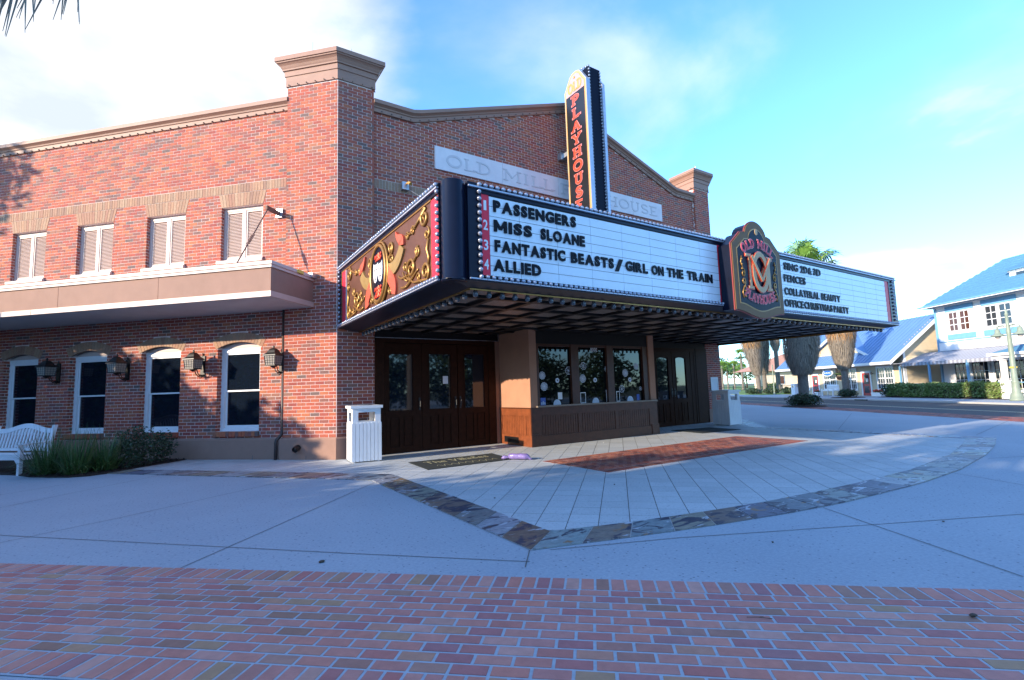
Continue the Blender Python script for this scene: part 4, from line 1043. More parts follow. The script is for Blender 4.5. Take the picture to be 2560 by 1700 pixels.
# near end (y -4.7 .. -3) and far end (y -.55 .. -2.2), mirrored about the medallion
def side(f, wide):
    Y = lambda k: MC[0]+f*k
    sp = lambda y, z, r_, tn, a0, sg, tail=None: scroll(spiral(Y(y), z, r_, tn, a0, sg*f, tail=tail), .026 if r_ > .09 else .019)
    sp(1.86, 3.68, .14, 1.5, 1.2, 1, [(Y(1.15), 3.62), (Y(1.35), 3.60), (Y(1.55), 3.66)]); sp(1.93, 3.44, .09, 1.4, 1.6, -1)
    scroll([(Y(1.98), 3.36), (Y(1.93), 3.22), (Y(1.99), 3.10), (Y(1.96), 2.98)], .026)
    sp(1.87, 2.93, .13, 1.5, -1.2, 1, [(Y(1.2), 2.98), (Y(1.45), 2.86), (Y(1.66), 2.84)]); sp(1.62, 2.90, .07, 1.3, 0, -1)
    sp(1.36, 3.08, .16, 1.6, -.4, -1, [(Y(1.62), 3.36), (Y(1.56), 3.22)]); sp(1.60, 3.28, .085, 1.4, 2.2, 1); sp(1.12, 3.16, .07, 1.4, .6, 1)
    sp(1.44, 3.62, .075, 1.3, 0, 1); sp(1.22, 3.60, .06, 1.3, 1, -1); sp(.52, 3.60, .10, 1.6, -1, 1, [(Y(.50), 3.38), (Y(.44), 3.48)]); sp(.56, 3.42, .065, 1.4, 1, -1)
    sp(.46, 2.93, .075, 1.5, .5, 1); sp(.62, 2.90, .05, 1.4, 2, -1)
    scroll(bez((Y(.95), 2.88), (Y(1.25), 2.80), (Y(1.35), 2.95), (Y(1.62), 3.02)), .024); scroll(bez((Y(.85), 3.08), (Y(1.0), 2.95), (Y(1.15), 3.05), (Y(1.3), 3.0)), .02)
    for k in range(3): scroll([(Y(1.02+k*.11), 3.10-k*.05), (Y(1.10+k*.11), 2.97-k*.02), (Y(1.20+k*.10), 2.93)], .017)
    ribbon(bez((Y(.30), 3.32), (Y(.62), 3.16), (Y(.9), 3.30), (Y(1.02), 3.50)), .105, 'banner_gold', .032)
    ribbon(bez((Y(1.02), 3.52), (Y(1.06), 3.66), (Y(.86), 3.60), (Y(.80), 3.78)), [.10-.09*(i/14)**1.5 for i in range(15)], 'banner_red', .040)
    ribbon(bez((Y(.40), 3.28), (Y(.46), 3.10), (Y(.74), 3.06), (Y(.66), 2.84)), [.085+.03*math.sin(i/14*3.1) for i in range(15)], 'banner_red', .036)
side(-1, 1); side(1, 1)
n = 40
m = MB(); m.prism([(MC[0]+.375*math.cos(2*math.pi*i/n), MC[1]+.47*math.sin(2*math.pi*i/n)) for i in range(n)], XL+.02, XL-.028, 'x'); med = m.build('medallion', 'navy_matte', rel)
def ring(ry, rz, r_, d):
    m = MB(); pts = [RP(MC[0]+ry*math.cos(2*math.pi*i/n), MC[1]+rz*math.sin(2*math.pi*i/n), d) for i in range(n+1)]; m.tube(pts, r_, 6, False); m.build('medallion_ring', 'gold', rel, True)
ring(.375,.47,.03,.05); ring(.43,.525,.022,.03)
def mask(cy, cz, tilt, sad):
    pts = []
    for a, b in [(-.105,.17),(-.06,.13),(0,.145),(.06,.13),(.105,.17),(.115,.05),(.10,-.06),(.06,-.14),(0,-.17),(-.06,-.14),(-.10,-.06),(-.115,.05)]: pts.append((cy+a*math.cos(tilt)-b*math.sin(tilt), cz+a*math.sin(tilt)+b*math.cos(tilt)))
    m = MB(); m.prism(pts, XL-.028, XL-.040, 'x'); k = m.build('mask', 'paper', rel)
    m = MB()
    for s_ in (-1, 1): m.prism([(cy+s_*.05+.03*math.cos(2*math.pi*i/10), cz+.05+.018*math.sin(2*math.pi*i/10)+(.01 if sad else 0)*s_) for i in range(10)], XL-.0400, XL-.0415, 'x')
    f = -1 if sad else 1
    m.prism([(cy-.06, cz-.055+(-.03 if sad else .0)), (cy, cz-.10*1+(.055 if sad else 0)), (cy+.06, cz-.055+(-.03 if sad else .0)), (cy+.035, cz-.085-(0.02 if sad else .02)), (cy, cz-.125+(.055 if sad else 0)), (cy-.035, cz-.085-.02)], XL-.0400, XL-.0416, 'x')
    m.build('mask_face', 'black', rel)
mask(-2.555, 3.33, .06, False); mask(-2.79, 3.31, -.06, True)
for z, k in ((3.60,1),(3.545,0),(3.05,1),(2.985,0),(2.925,1)):       # wavy red strokes standing in for lettering above and below the masks
    wv = [(MC[0]-.17+.34*i/16*(1 if k else .8), z+.028*math.sin(i*1.5)) for i in range(17)]
    m = MB(); m.tube([RP(y, zz, .053) for y, zz in wv], .014, 5); m.build('text_stroke', 'red_letter', rel, True)
    m = MB(); m.tube([RP(y+.01, zz+.012, .062) for y, zz in wv[3:9]], .008, 5); m.build('text_stroke', 'cream', rel, True)
# underside: slanted valance, gold edge, coffers
IX0, IX1, IY = .45, 13.05, -5.03; ZG = 2.645
m = MB(); o_ = [(MX0,-.005),(MX0,MY),(MX1,MY),(MX1,-.005)]; i_ = [(IX0,-.005),(IX0,IY),(IX1,IY),(IX1,-.005)]
for k in range(3):
    m.poly([(*o_[k],MZ0),(*i_[k],ZG),(*i_[k+1],ZG),(*o_[k+1],MZ0)])
m.build('valance', 'navy', Q)
m = MB(); m.box(IX0, IY, ZG-.018, IX0+.03, -.01, ZG+.03); m.box(IX0+.03, IY, ZG-.018, IX1, IY+.03, ZG+.03); m.box(IX1-.03, IY+.03, ZG-.018, IX1, -.01, ZG+.03); m.build('gold_edge', 'gold', Q)
m = MB(); m.poly([(IX0,IY,MZ0+.015),(IX0,-.01,MZ0+.015),(IX1,-.01,MZ0+.015),(IX1,IY,MZ0+.015)]); sof = m.build('soffit', 'coffer', Q)
nx, ny = 17, 7; px_ = (IX1-IX0)/nx; py_ = (0-IY)/ny
for i in range(nx+1):
    m = MB(); x = IX0+.03+(IX1-IX0-.06)*i/nx; m.box(x-.05, IY+.03, ZG+.022, x+.05, -.01, MZ0+.014); m.build('soffit_beam', 'coffer', sof)
for j in range(1, ny):
    m = MB(); y = IY+py_*j; m.box(IX0+.09, y-.045, ZG+.026, IX1-.09, y+.045, MZ0+.013); m.build('soffit_beam', 'coffer', sof)
m = MB(); m.box(-.25,-.23,-.012,.25,.23,0); tm = m.mesh('tin_panel', 'tin')
for i in range(nx):
    for j in range(ny):
        x, y = IX0+px_*(i+.5), IY+py_*(j+.5)
        if BX0-.2 < x < BX1+.2 and y > BY-.1: continue
        inst('ceiling_panel', tm, (x, y, MZ0+.012), sof)
# bulbs
m = MB(); m.ball((0,0,0), .031, 10, 7); bulbm = m.mesh('bulb', 'bulb', True)
pos = []
def row(p, q, n):
    for i in range(n+1): pos.append(tuple(Vector(p).lerp(Vector(q), i/n)))
for a, b in ((.50, 5.85), (7.42, 13.30)):
    n = int((b-a)/.092); row((a, MY-.028, 3.972), (b, MY-.028, 3.972), n); row((a, MY-.028, 2.752), (b, MY-.028, 2.752), n)
for x in (.497, 5.80, 7.42, 13.2):
    row((x, MY-.022, 2.85), (x, MY-.022, 3.88), 11)
row((XL-.03, -.03, 3.972), (XL-.03, -4.97, 3.972), 54); row((XL-.03, -.03, 2.752), (XL-.03, -4.97, 2.752), 54)
row((XL-.02, -4.985, 2.84), (XL-.02, -4.985, 3.88), 11); row((XL-.02, -.1, 2.84), (XL-.02, -.1, 3.88), 11)
pos = [p for p in pos if not (5.35 < p[0] < 7.3 and p[2] > 2.8 and p[2] < 3.9 and p[0] > 5.9)]
pos.sort(key=lambda p: (Vector(p)-CAM).length)
rest = MB()
for i, p in enumerate(pos):
    if i < 300: inst('bulb', bulbm, p, Q)
    else: rest.ball(p, .031, 8, 6)
if rest.f: tag(rest.build('bulbs', 'bulb', Q, True), kind='stuff')
m = MB()
for p in pos: 
    if p[0] > .3: m.box(p[0]-.02, p[1]+.01, p[2]-.02, p[0]+.02, p[1]+.03, p[2]+.02)
    else: m.box(p[0]+.012, p[1]-.02, p[2]-.02, p[0]+.032, p[1]+.02, p[2]+.02)
tag(m.build('sockets', 'socket', Q), kind='stuff')
m = MB(); m.lathe([(.018,.03),(.02,.0),(.03,-.02),(.04,-.05),(.034,-.085),(.002,-.10)], 10); hb = m.mesh('hanging_bulb', 'bulb_dim', True)
for i in range(60): inst('hanging_bulb', hb, (IX0+.12+i*.2105, IY+.07, ZG-.005), Q)
for i in range(1, 24): inst('hanging_bulb', hb, (IX0+.07, IY+.07+i*.2105, ZG-.005), Q)

# ================================================================ crest sign on the marquee
SY = -5.50; SXC = 6.37
SG = thing('crest_sign', 'shield shaped navy and gold sign with a monogram in the middle of the marquee', 'sign', (SXC, SY, 2.5), world=True)
def outline(k, top=0):
    """half outline of the crest, k = inset"""
    hw = .815-k
    L_ = [(hw, 2.60+k*.9), (hw, 3.84-k*.55), (hw-.17, 3.98-k*.55), (hw-.30+k*.25, 4.09-k*.8), (hw-.40+k*.45, 4.115-k*.9)]
    a_ = [( (.37-k*.62)*math.sin(R(t)), 4.06-k*.75+(.30-k*.25)*math.cos(R(t))) for t in (80,65,50,35,20,8)]
    return L_+a_
def crest(k):
    r_ = outline(k); lft = [(-x, z) for x, z in r_[::-1]]
    bot = [(-.815+k+ (2*(.815-k))*t, 2.60+k*.9-.12*math.sin(math.pi*t)**2*(1-.0*k)) for t in [i/14 for i in range(1, 14)]]
    return [(SXC+x, z) for x, z in r_+[(0, 4.36-k)]+lft]+[(SXC+x, z) for x, z in bot]
def plate(k, y0, y1, mat, name):
    m = MB(); m.prism(crest(k), y0, y1, 'y'); return m.build(name, mat, SG)
plate(.03, SY+.02, -5.235, 'navy', 'sign_body')
plate(0, SY, SY+.02, 'maroon', 'edge_moulding'); plate(.022, SY-.014, SY, 'olive_frame', 'frame'); plate(.15, SY-.018, SY-.0141, 'gold_paint', 'gold_line'); plate(.172, SY-.022, SY-.0181, 'navy_matte', 'field')
m = MB(); m.prism([(SXC+.045*math.cos(2*math.pi*i/16), 4.14+.06*math.sin(2*math.pi*i/16)) for i in range(16)], SY-.032, SY-.0221, 'y'); m.build('boss', 'cream', SG)
def arc_text(word, zc, Rr, h, up_, slim):
    w = fwidth(word, h, slim); ang = w/Rr; x = 0
    for ch in word:
        if ch == ' ': x += .5*h; continue
        aw = FAN[ch][0]*h*slim; a = (x+aw/2)/Rr-ang/2; x += aw
        c_, s_ = math.cos(a), math.sin(a)
        def P(u, v, d, ex=0):
            u -= aw/2
            if up_: return (SXC+(Rr+v)*s_+u*c_, SY-.0221-d, zc+(Rr+v)*c_-u*s_)
            return (SXC+(Rr-v)*s_+u*c_, SY-.0221-d, zc-(Rr-v)*c_+u*s_)
        m = MB(); fancy(m, ch, P, h, .20, .12, .006, slim, h*.045); m.build('letter_outline', 'pink_panel', SG)
        m = MB(); fancy(m, ch, lambda u, v, d: P(u, v, d+.007), h, .16, .09, .006, slim); m.build('letter', 'red_strip', SG)
arc_text('OLD MILL', 3.03, .80, .165, True, 1.12); arc_text('PLAYHOUSE', 3.90, 1.14, .165, False, 1.0)
# monogram
def mono(ch, x0, z0, h, slim, d0, thick, serif):
    m = MB(); fancy(m, ch, lambda u, v, d: (x0+u, SY-.0221-d0-d, z0+v), h, thick, serif, .008, slim, .014); m.build('monogram_outline', 'red_letter', SG)
    m = MB(); fancy(m, ch, lambda u, v, d: (x0+u, SY-.0221-d0-.012-d, z0+v), h, thick, serif, .008, slim); m.build('monogram', 'cream', SG)
mono('M', SXC-.475, 3.02, .66, 1.44, 0, .125, .085); mono('O', SXC-.262, 2.98, .76, .86, .026, .125, .1); mono('^', SXC-.475, 3.02, .66, 1.44, .05, .085, .085)
# small scrolls
for f in (-1, 1):
    for z, a0, tn in ((3.30,1.57,1.3),(3.14,-1.57,-1.3)):
        pts = [(SXC+f*(.52+.055*(1-.8*i/18)*math.cos(a0+tn*2*math.pi*i/18)), z+.085*(1-.8*i/18)*math.sin(a0+tn*2*math.pi*i/18)) for i in range(19)]
        pts = [(SXC+f*.545, z+(.32 if a0 > 0 else -.30)), (SXC+f*.575, z+(.2 if a0 > 0 else -.2))]+pts
        m = MB(); m.tube([(x, SY-.026, zz) for x, zz in pts], .012, 5); m.build('scroll', 'gold', SG, True)
    for z in (3.56,3.46,3.38,3.05,2.97,2.87): 
        m = MB(); m.ball((SXC+f*(.50 if int(z*100) % 2 else .55), SY-.028, z), .022, 6, 4); m.build('scroll_leaf', 'gold', SG, True)
m = MB()
for i in range(20): m.ball((SXC+.80, SY+.045, 2.66+i*.062), .022, 7, 5)
tag(m.build('edge_bulbs', 'pink_letter', SG, True), kind='stuff')

# ================================================================ tall blade sign
VX0, VX1, VB, VF = 6.25, 6.93, -.30, -1.22
V = thing('blade_sign', 'tall upright blade sign with red letters on black, navy edge and bulbs, above the marquee', 'sign', (6.59,-.76,4.0), world=True)
m = MB(); m.box(VX0+.15, VF+.06, 3.98, VX1-.10, VB, 10.12); m.build('sign_core', 'navy_matte', V)
def vface(k, hz=0):
    yc = (VB+VF)/2; hw = .46-k; r_ = [(hw, 4.0+k*.5), (hw, 9.70-k*.3), (hw-.06, 9.78-k*.5), (hw-.16+k*.2, 9.93-k*.8)]
    a_ = [((.26-k*.7)*math.sin(R(t)), 9.96-k*.7+(.17-k*.3)*math.cos(R(t))) for t in (80,55,30,10)]
    h_ = r_+a_; return [(yc+x, z) for x, z in h_]+[(yc-x, z) for x, z in h_[::-1]]
def vplate(k, x0, x1, mat, name):
    m = MB(); m.prism(vface(k), x0, x1, 'x'); return m.build(name, mat, V)
vplate(0, VX0, VX0+.13, 'silver', 'face_box'); vplate(.012, VX0-.006, VX0, 'cream', 'face_border'); vplate(.055, VX0-.010, VX0-.0061, 'gold_paint', 'gold_line'); vplate(.075, VX0-.013, VX0-.0101, 'pink_panel', 'top_panel')
m = MB(); m.box(VX0-.016, VF+.078, 4.03, VX0-.0131, VB-.078, 9.50); m.build('black_field', 'black', V)
vplate(0, VX1-.09, VX1, 'silver', 'face_box')
yc = (VB+VF)/2
m = MB(); m.ball((VX0-.02, yc, 9.95), .03, 8, 6); m.build('boss', 'gold', V)
x = 0
w = fwidth('OLD', .27, .95)
for ch in 'OLD':
    m = MB(); x += fancy(m, ch, lambda u, v, d: (VX0-.0131-d, yc+w/2-x-u, 9.56+v), .27, .22, .12, .006, .95); m.build('letter', 'gold_paint', V)
for i, ch in enumerate('PLAYHOUSE'):
    zt = 9.42-i*.378; h = .275; aw = FAN[ch][0]*h*1.75
    k = .46/aw if aw > .46 else 1
    sl_ = 1.75*k; aw = FAN[ch][0]*h*sl_
    P = lambda u, v, d: (VX0-.0161-d, yc+aw/2-u, zt-h+v)
    m = MB(); fancy(m, ch, P, h, .27, .14, .008, sl_, .011); m.build('letter_outline', 'pink_letter', V)
    m = MB(); fancy(m, ch, lambda u, v, d: P(u, v, d+.010), h, .25, .12, .008, sl_); m.build('letter', 'red_letter', V)
m = MB(); m.ball((0,0,0), .030, 8, 6); b2 = m.mesh('small_bulb', 'bulb', True)
for i in range(64): inst('bulb', b2, (VX0+.165, VF+.045, 4.2+i*.0925), V)
for i in range(64): inst('bulb', b2, (VX1-.12, VF+.045, 4.2+i*.0925), V)
for i in range(10): inst('bulb', b2, (VX0+.165, VF+.06+i*.088, 10.13+.07*math.sin(math.pi*i/9)), V)
m = MB(); m.box(6.3,-.31,7.9,6.55,.10,8.03); m.box(6.22,-.05,7.86,6.38,.09,8.07); m.build('wall_bracket', 'steel', V)
m = MB(); m.box(6.3,-.31,5.2,6.55,.10,5.33); m.build('wall_bracket', 'steel', V)
# ================================================================ things at the theatre
def make_lantern(label):
    t = thing('wall_lantern', label, 'lantern', group='lanterns on the side wall')
    m = MB(); m.box(-.055,-.02,-.17,.055,0,.30); m.tube([(0,-.01,.27),(0,-.02,.36)], .012, 6); m.build('back_plate', 'lantern_metal', t)
    m = MB()
    for f in (-1, 1): m.tube([(f*.03,-.02,-.12),(f*.03,-.10,-.16),(f*.03,-.17,-.10),(f*.03,-.20,-.02),(f*.03,-.26,-.01)], .010, 6)
    m.tube([(0,-.02,-.15)]+[(0,-.07-.035*math.cos(a*.7), -.16+.035*math.sin(a*.7)) for a in range(9)], .009, 6)
    m.build('bracket', 'lantern_metal', t, True)
    c = -.27; b0, b1 = .105, .125
    m = MB(); m.box(-b0-.015,c-b0-.015,-.012,b0+.015,c+b0+.015,.008); m.lathe([(.07,-.012),(.05,-.035),(.015,-.06)], 8, (0,c))
    m.build('base', 'lantern_metal', t)
    m = MB()
    lo = [(-b0,c-b0),(b0,c-b0),(b0,c+b0),(-b0,c+b0)]; hi = [(-b1,c-b1),(b1,c-b1),(b1,c+b1),(-b1,c+b1)]
    li = [m.vert((*p,.01)) for p in lo]; ui = [m.vert((*p,.20)) for p in hi]
    for k in range(4): m.face((li[k], li[(k+1) % 4], ui[(k+1) % 4], ui[k]))
    m.build('glass', 'lantern_glass', t)
    m = MB()
    def L3(k, f, z): 
        g_ = (z-.01)/.19; a = Vector(lo[k]).lerp(Vector(hi[k]), g_); b = Vector(lo[(k+1) % 4]).lerp(Vector(hi[(k+1) % 4]), g_); q = a.lerp(b, f); n = (q-Vector((0,c))).normalized()*.004; return (q.x+n.x, q.y+n.y, z)
    for k in range(4):
        for f in (0,.25,.5,.75): m.tube([L3(k,f,.01), L3(k,f,.20)], .0085 if f == 0 else .0035, 4)
        for z in (.055,.10,.15): m.tube([L3(k,0,z), L3(k,1,z)], .0035, 4)
    m.build('cage', 'lantern_metal', t)
    m = MB(); rr = [(b1+.025,.20),(b1+.02,.222),(.095,.265),(.075,.31),(.05,.345),(.03,.36)]
    rings = [[m.vert((x*r_, c+y*r_, z)) for x, y in ((-1,-1),(1,-1),(1,1),(-1,1))] for r_, z in rr]
    for a, b in zip(rings, rings[1:]):
        for k in range(4): m.face((a[k], a[(k+1) % 4], b[(k+1) % 4], b[k]))
    m.face(rings[0][::-1]); m.face(rings[-1]); m.ball((0,c,.385), .022, 6, 5, 1.5); m.build('roof', 'lantern_metal', t)
    m = MB(); m.tube([(0,c+.11,.13),(0,-.01,.12)], .014, 6); m.build('arm', 'lantern_metal', t)
    return t
la = make_lantern('black wall lantern right of the fourth arched window, beside the downpipe')
for i, (s, lab) in enumerate([(1.36, None), (3.35, 'black wall lantern between the two arched windows nearest the entrance'), (5.40, 'black wall lantern between the second and third arched windows from the left'), (7.42, 'leftmost black wall lantern, right of the arched window behind the bench')]):
    o = la if i == 0 else copy_tree(la)
    o.location = TL(-s, .092, 1.98); o.rotation_euler = (0,0,-math.pi/4)
    if lab: o['label'] = lab

def make_can(label):
    t = thing('trash_can', label, 'trash can', group='white slatted trash cans')
    hx, hy = .285, .31
    m = MB(); m.box(-hx+.02,-hy+.02,.03,hx-.02,hy-.02,.70); m.build('box', 'white_paint', t)
    m = MB()
    for x in (-hx+.03, hx-.07):
        for y in (-hy+.03, hy-.07): m.box(x,y,0,x+.04,y+.04,.03)
    m.build('feet', 'white_paint', t)
    def slat(p0, p1, nrm):
        m = MB(); d = Vector(p1)-Vector(p0); L_ = d.length; d.normalize(); n_ = Vector(nrm)
        def P(a, h, e): q = Vector(p0)+d*a+n_*e; return (q.x, q.y, h)
        pr = [(0,.02),(L_,.02),(L_,.735),(L_-.02,.757),(.02,.757),(0,.735)]
        a_ = [m.vert(P(a, h, 0)) for a, h in pr]; b_ = [m.vert(P(a if 0 < a < L_ else (a+.003 if a == 0 else a-.003), h, .018)) for a, h in pr]
        for k in range(6): m.face((a_[k], a_[(k+1) % 6], b_[(k+1) % 6], b_[k]))
        m.face(b_); m.build('slat', 'white_paint', t)
    for n_, L0, L1, nr, N_ in (((0,-1),(-hx,-hy+.02),(hx,-hy+.02),(0,-1),8),((0,1),(hx,hy-.02),(-hx,hy-.02),(0,1),8),((-1,0),(-hx+.02,hy),(-hx+.02,-hy),(-1,0),8),((1,0),(hx-.02,-hy),(hx-.02,hy),(1,0),8)):
        for i in range(N_):
            a = Vector(L0).lerp(Vector(L1), (i+.025)/N_); b = Vector(L0).lerp(Vector(L1), (i+.975)/N_); slat(tuple(a), tuple(b), nr)
    m = MB(); ux, uy = hx-.015, hy-.015; th = .02
    for (x0,y0,x1,y1) in ((-ux,-uy,ux,-uy+th),(-ux,uy-th,ux,uy)):
        m.box(x0,y0,.702,x0+.11,y1,1.03); m.box(x1-.11,y0,.702,x1,y1,1.03); m.box(x0+.11,y0,.702,x1-.11,y1,.775); m.box(x0+.11,y0,.955,x1-.11,y1,1.03)
    for (x0,x1) in ((-ux,-ux+th),(ux-th,ux)):
        m.box(x0,-uy+th,.702,x1,-uy+.14,1.03); m.box(x0,uy-.14,.702,x1,uy-th,1.03); m.box(x0,-uy+.14,.702,x1,uy-.14,.775); m.box(x0,-uy+.14,.955,x1,uy-.14,1.03)
    m.build('hood', 'white_paint', t)
    m = MB(); m.box(-hx-.02,-hy-.02,1.031,hx+.02,hy+.02,1.085); lid = m.build('lid', 'white_paint', t)
    m = MB(); m.lathe([(.16,1.0855),(.15,1.094),(.10,1.098)], 18, (.0,.0)); m.build('ash_tray', 'steel', lid); m = MB(); m.tube([(-.02,-.05,1.086),(-.02,-.05,1.12)], .006, 5); m.build('knob', 'steel', lid)
    return t
c1 = make_can('white slatted trash can against the brick corner pier, left of the doors')
c1.location = (.385,-.60,.008); c1.rotation_euler = (0,0,R(-6))
c2 = copy_tree(c1); c2.location = (11.72,-1.04,.008); c2.rotation_euler = (0,0,R(-3)); c2['label'] = 'white slatted trash can at the right end of the entrance under the marquee'
c3 = copy_tree(c1); c3.location = ST(43.1,24.3,.0); c3.rotation_euler = (0,0,YAW+R(180)); c3['label'] = 'distant white trash can across the road beside the big palm'

# framed notice on the right pier
t = thing('notice_frame', 'white framed notice on the brick pier above the right trash can', 'notice', (12.65,-.006,1.02), world=True)
m = MB(); m.box(12.46,-.03,1.03,12.86,-.007,1.08); m.box(12.46,-.03,1.47,12.86,-.007,1.53); m.box(12.46,-.03,1.08,12.5,-.007,1.47); m.box(12.82,-.03,1.08,12.86,-.007,1.47); m.build('frame', 'white_paint', t)
m = MB(); m.box(12.5,-.018,1.08,12.82,-.008,1.47); m.build('sheet', 'paper', t)

# door mats
def doormat(quad, label):
    t = thing('door_mat', label, 'mat', (*quad[0], .008), world=True)
    m = MB(); m.prism([tuple(q) for q in quad], .0082, .018); m.build('rubber_sheet', 'rubber', t); return t
dm = doormat([(.84,-2.70),(2.58,-2.66),(2.73,-1.62),(.92,-1.60)], 'dark green rubber door mat with gold lettering before the left doors')
def matP(u, v): return (.84+(2.58-.84)*u+(.92-.84)*v+(2.73-2.58-.08)*u*v, -2.70+.04*u+1.08*v, 0)
def mat_text(s, u0, u1, v0, hgt):
    def P(x, y, d):
        q = matP(x, v0+y); return (q[0], q[1], .0181+d)
    text_obj('printed_letter', 'mat_print', dm, s, lambda x, y, d: P(u0+x, y, d), hgt, .0, u1-u0, .001)
mat_text('The Villages', .12, .86, .56, .26)
mw = MB(); 
for ln, v0 in ((0,.26),):
    pts = [(.16+.70*i/60, v0+.10*math.sin(i*.9)*(.5+.5*abs(math.sin(i*.23)))) for i in range(61)]
    for a, b in zip(pts, pts[1:]):
        p, q = matP(*a), matP(*b); line_strip(mw, p, q, .014, .0185)
mw.build('script_line', 'mat_print', dm)
doormat([(8.84,-2.22),(10.37,-2.34),(10.49,-1.25),(9.05,-1.02)], 'dark green rubber door mat before the right doors')
# purple bag
t = thing('plastic_bag', 'rolled lavender plastic bag lying at the corner of the door mat', 'bag', (2.62,-2.80,.018), R(-52))
m = MB(); n = 12; pts, rr = [], []
for i, (x, r_) in enumerate([(-.20,.030),(-.185,.052),(-.12,.058),(-.05,.054),(.02,.058),(.10,.055),(.15,.053),(.175,.04),(.21,.016),(.25,.008)]): pts.append((x, .004*math.sin(i*2), r_*.95)); rr.append(r_)
m.tube(pts, rr, 12); m.v = [(x+.004*random.gauss(0,1), y+.004*random.gauss(0,1), max(.001, z+.003*random.gauss(0,1))) for x, y, z in m.v]; m.build('roll', 'purple_plastic', t, True)
m = MB(); m.tube([(-.20,0,.03),(-.25,.01,.035),(-.30,-.01,.03),(-.35,.0,.02)], [.022,.03,.042,.012], 9); m.build('twisted_end', 'purple_plastic', t, True)
lump('cigarette_butt', 'tiny white scrap of paper lying by the brick panel', (2.95,-2.95,.008), .014, 'paper', 'scrap')
lump('paper_scrap', 'small pale scrap on the tiles in front of the booth', (5.6,-1.9,.008), .016, 'paper', 'scrap')
lump('pebble', 'small brown pebble on the concrete just above the brick band', (-1.68,-6.42,.0), .022, 'debris', 'pebble')
lump('dead_leaf', 'dark dead leaf lying on the pavers at the right', (.98,-9.64,.009), .018, 'debris', 'leaf')
for k, (x, y) in enumerate([(2.2,-5.7),(.55,-5.35),(4.2,-9.35),(3.1,-8.9),(1.4,-8.3)]):
    o = lump('leaf_fragment', 'tiny dark leaf fragment scattered on the paving', (x, y, .008), .012, 'debris', 'leaf'); o['group'] = 'leaf fragments'
m = MB(); m.tube([(0,0,.004),(.06,.01,.006),(.13,.012,.004)], .0018, 4); m.tube([(.06,.01,.005),(.09,.035,.004)], .0012, 4); o = m.build('twig', 'debris'); o.location = (.02,-8.93,.008); o.rotation_euler = (0,0,-.9); tag(o, 'thin dry twig lying on the brick band', 'twig')

# ---------------------------------------------------------------- bench
t = thing('park_bench', 'white painted slatted bench with an arched back by the brick wall', 'bench', TL(-6.07,-1.75,0), -math.pi/4)
hl, F_, K_ = .76, -.27, .25
def part(name, fn, mat='white_paint', par=None):
    m = MB(); fn(m); return m.build(name, mat, par or t)
for x in (-hl, hl-.06):
    part('leg', lambda m: m.box(x, F_, 0, x+.06, F_+.06, .53))
    part('rear_post', lambda m: m.prism([(K_-.06,0),(K_,0),(K_-.0,.36),(K_+.11,.90),(K_+.05,.90),(K_-.06,.36)], x, x+.06, 'x'))
    part('armrest', lambda m: m.prism([(F_-.04,.53),(K_+.02,.57),(K_+.02,.60),(F_-.04,.565)], x-.012, x+.072, 'x'))
    part('side_rail', lambda m: m.box(x+.01, F_+.06, .28, x+.05, K_-.06, .35))
    xi = x+.06 if x < 0 else x-.14
    part('bracket', lambda m: m.prism(([(x+.06,.285),(x+.06,.12),(x+.075,.2),(x+.12,.25),(x+.15,.285)] if x < 0 else [(x,.285),(x-.09,.285),(x-.06,.25),(x-.015,.2),(x,.12)]), F_+.012, F_+.045, 'y'))
part('apron', lambda m: m.box(-hl+.06, F_+.008, .285, hl-.06, F_+.04, .37))
part('rear_apron', lambda m: m.box(-hl+.06, K_-.05, .28, hl-.06, K_-.02, .36))
for i in range(6): part('seat_slat', lambda m: m.box(-hl+.02, F_+.0+i*.082, .371-(.004*i), hl-.02, F_+.068+i*.082, .392-(.004*i)))
def bz(y): return .40+(y-(K_-.03))*(.50/.11)
def BKP(x, z): return (x, K_-.02+(z-.40)*.22, z)
def arch(x): return .835+.10*math.cos(min(1, abs(x)/(hl*.78))*math.pi)*.5+.05
def rail(m, zl, zh, th=.032):
    xs = [-hl+.06+(2*hl-.12)*i/28 for i in range(29)]; ring_ = []
    for x in xs:
        ring_.append([m.vert((x, BKP(x, z)[1]+dy, z)) for z, dy in ((zl(x),0),(zh(x),0),(zh(x),th),(zl(x),th))])
    for a, b in zip(ring_, ring_[1:]):
        for k in range(4): m.face((a[k], b[k], b[(k+1) % 4], a[(k+1) % 4]))
    m.face(ring_[0]); m.face(ring_[-1][::-1])
part('top_rail', lambda m: rail(m, lambda x: arch(x)-.09, arch))
part('bottom_rail', lambda m: rail(m, lambda x: .405, lambda x: .455))
for i in range(17):
    x = -hl+.10+(2*hl-.2)*i/16
    def f(m):
        z0, z1 = .456, arch(x)-.091
        ids = [m.vert((xx, BKP(0, z)[1]+dy, z)) for z in (z0, z1) for xx, dy in ((x-.021,.006),(x+.021,.006),(x+.021,.024),(x-.021,.024))]
        for k in range(4): m.face((ids[k], ids[(k+1) % 4], ids[4+(k+1) % 4], ids[4+k]))
    part('back_slat', f)

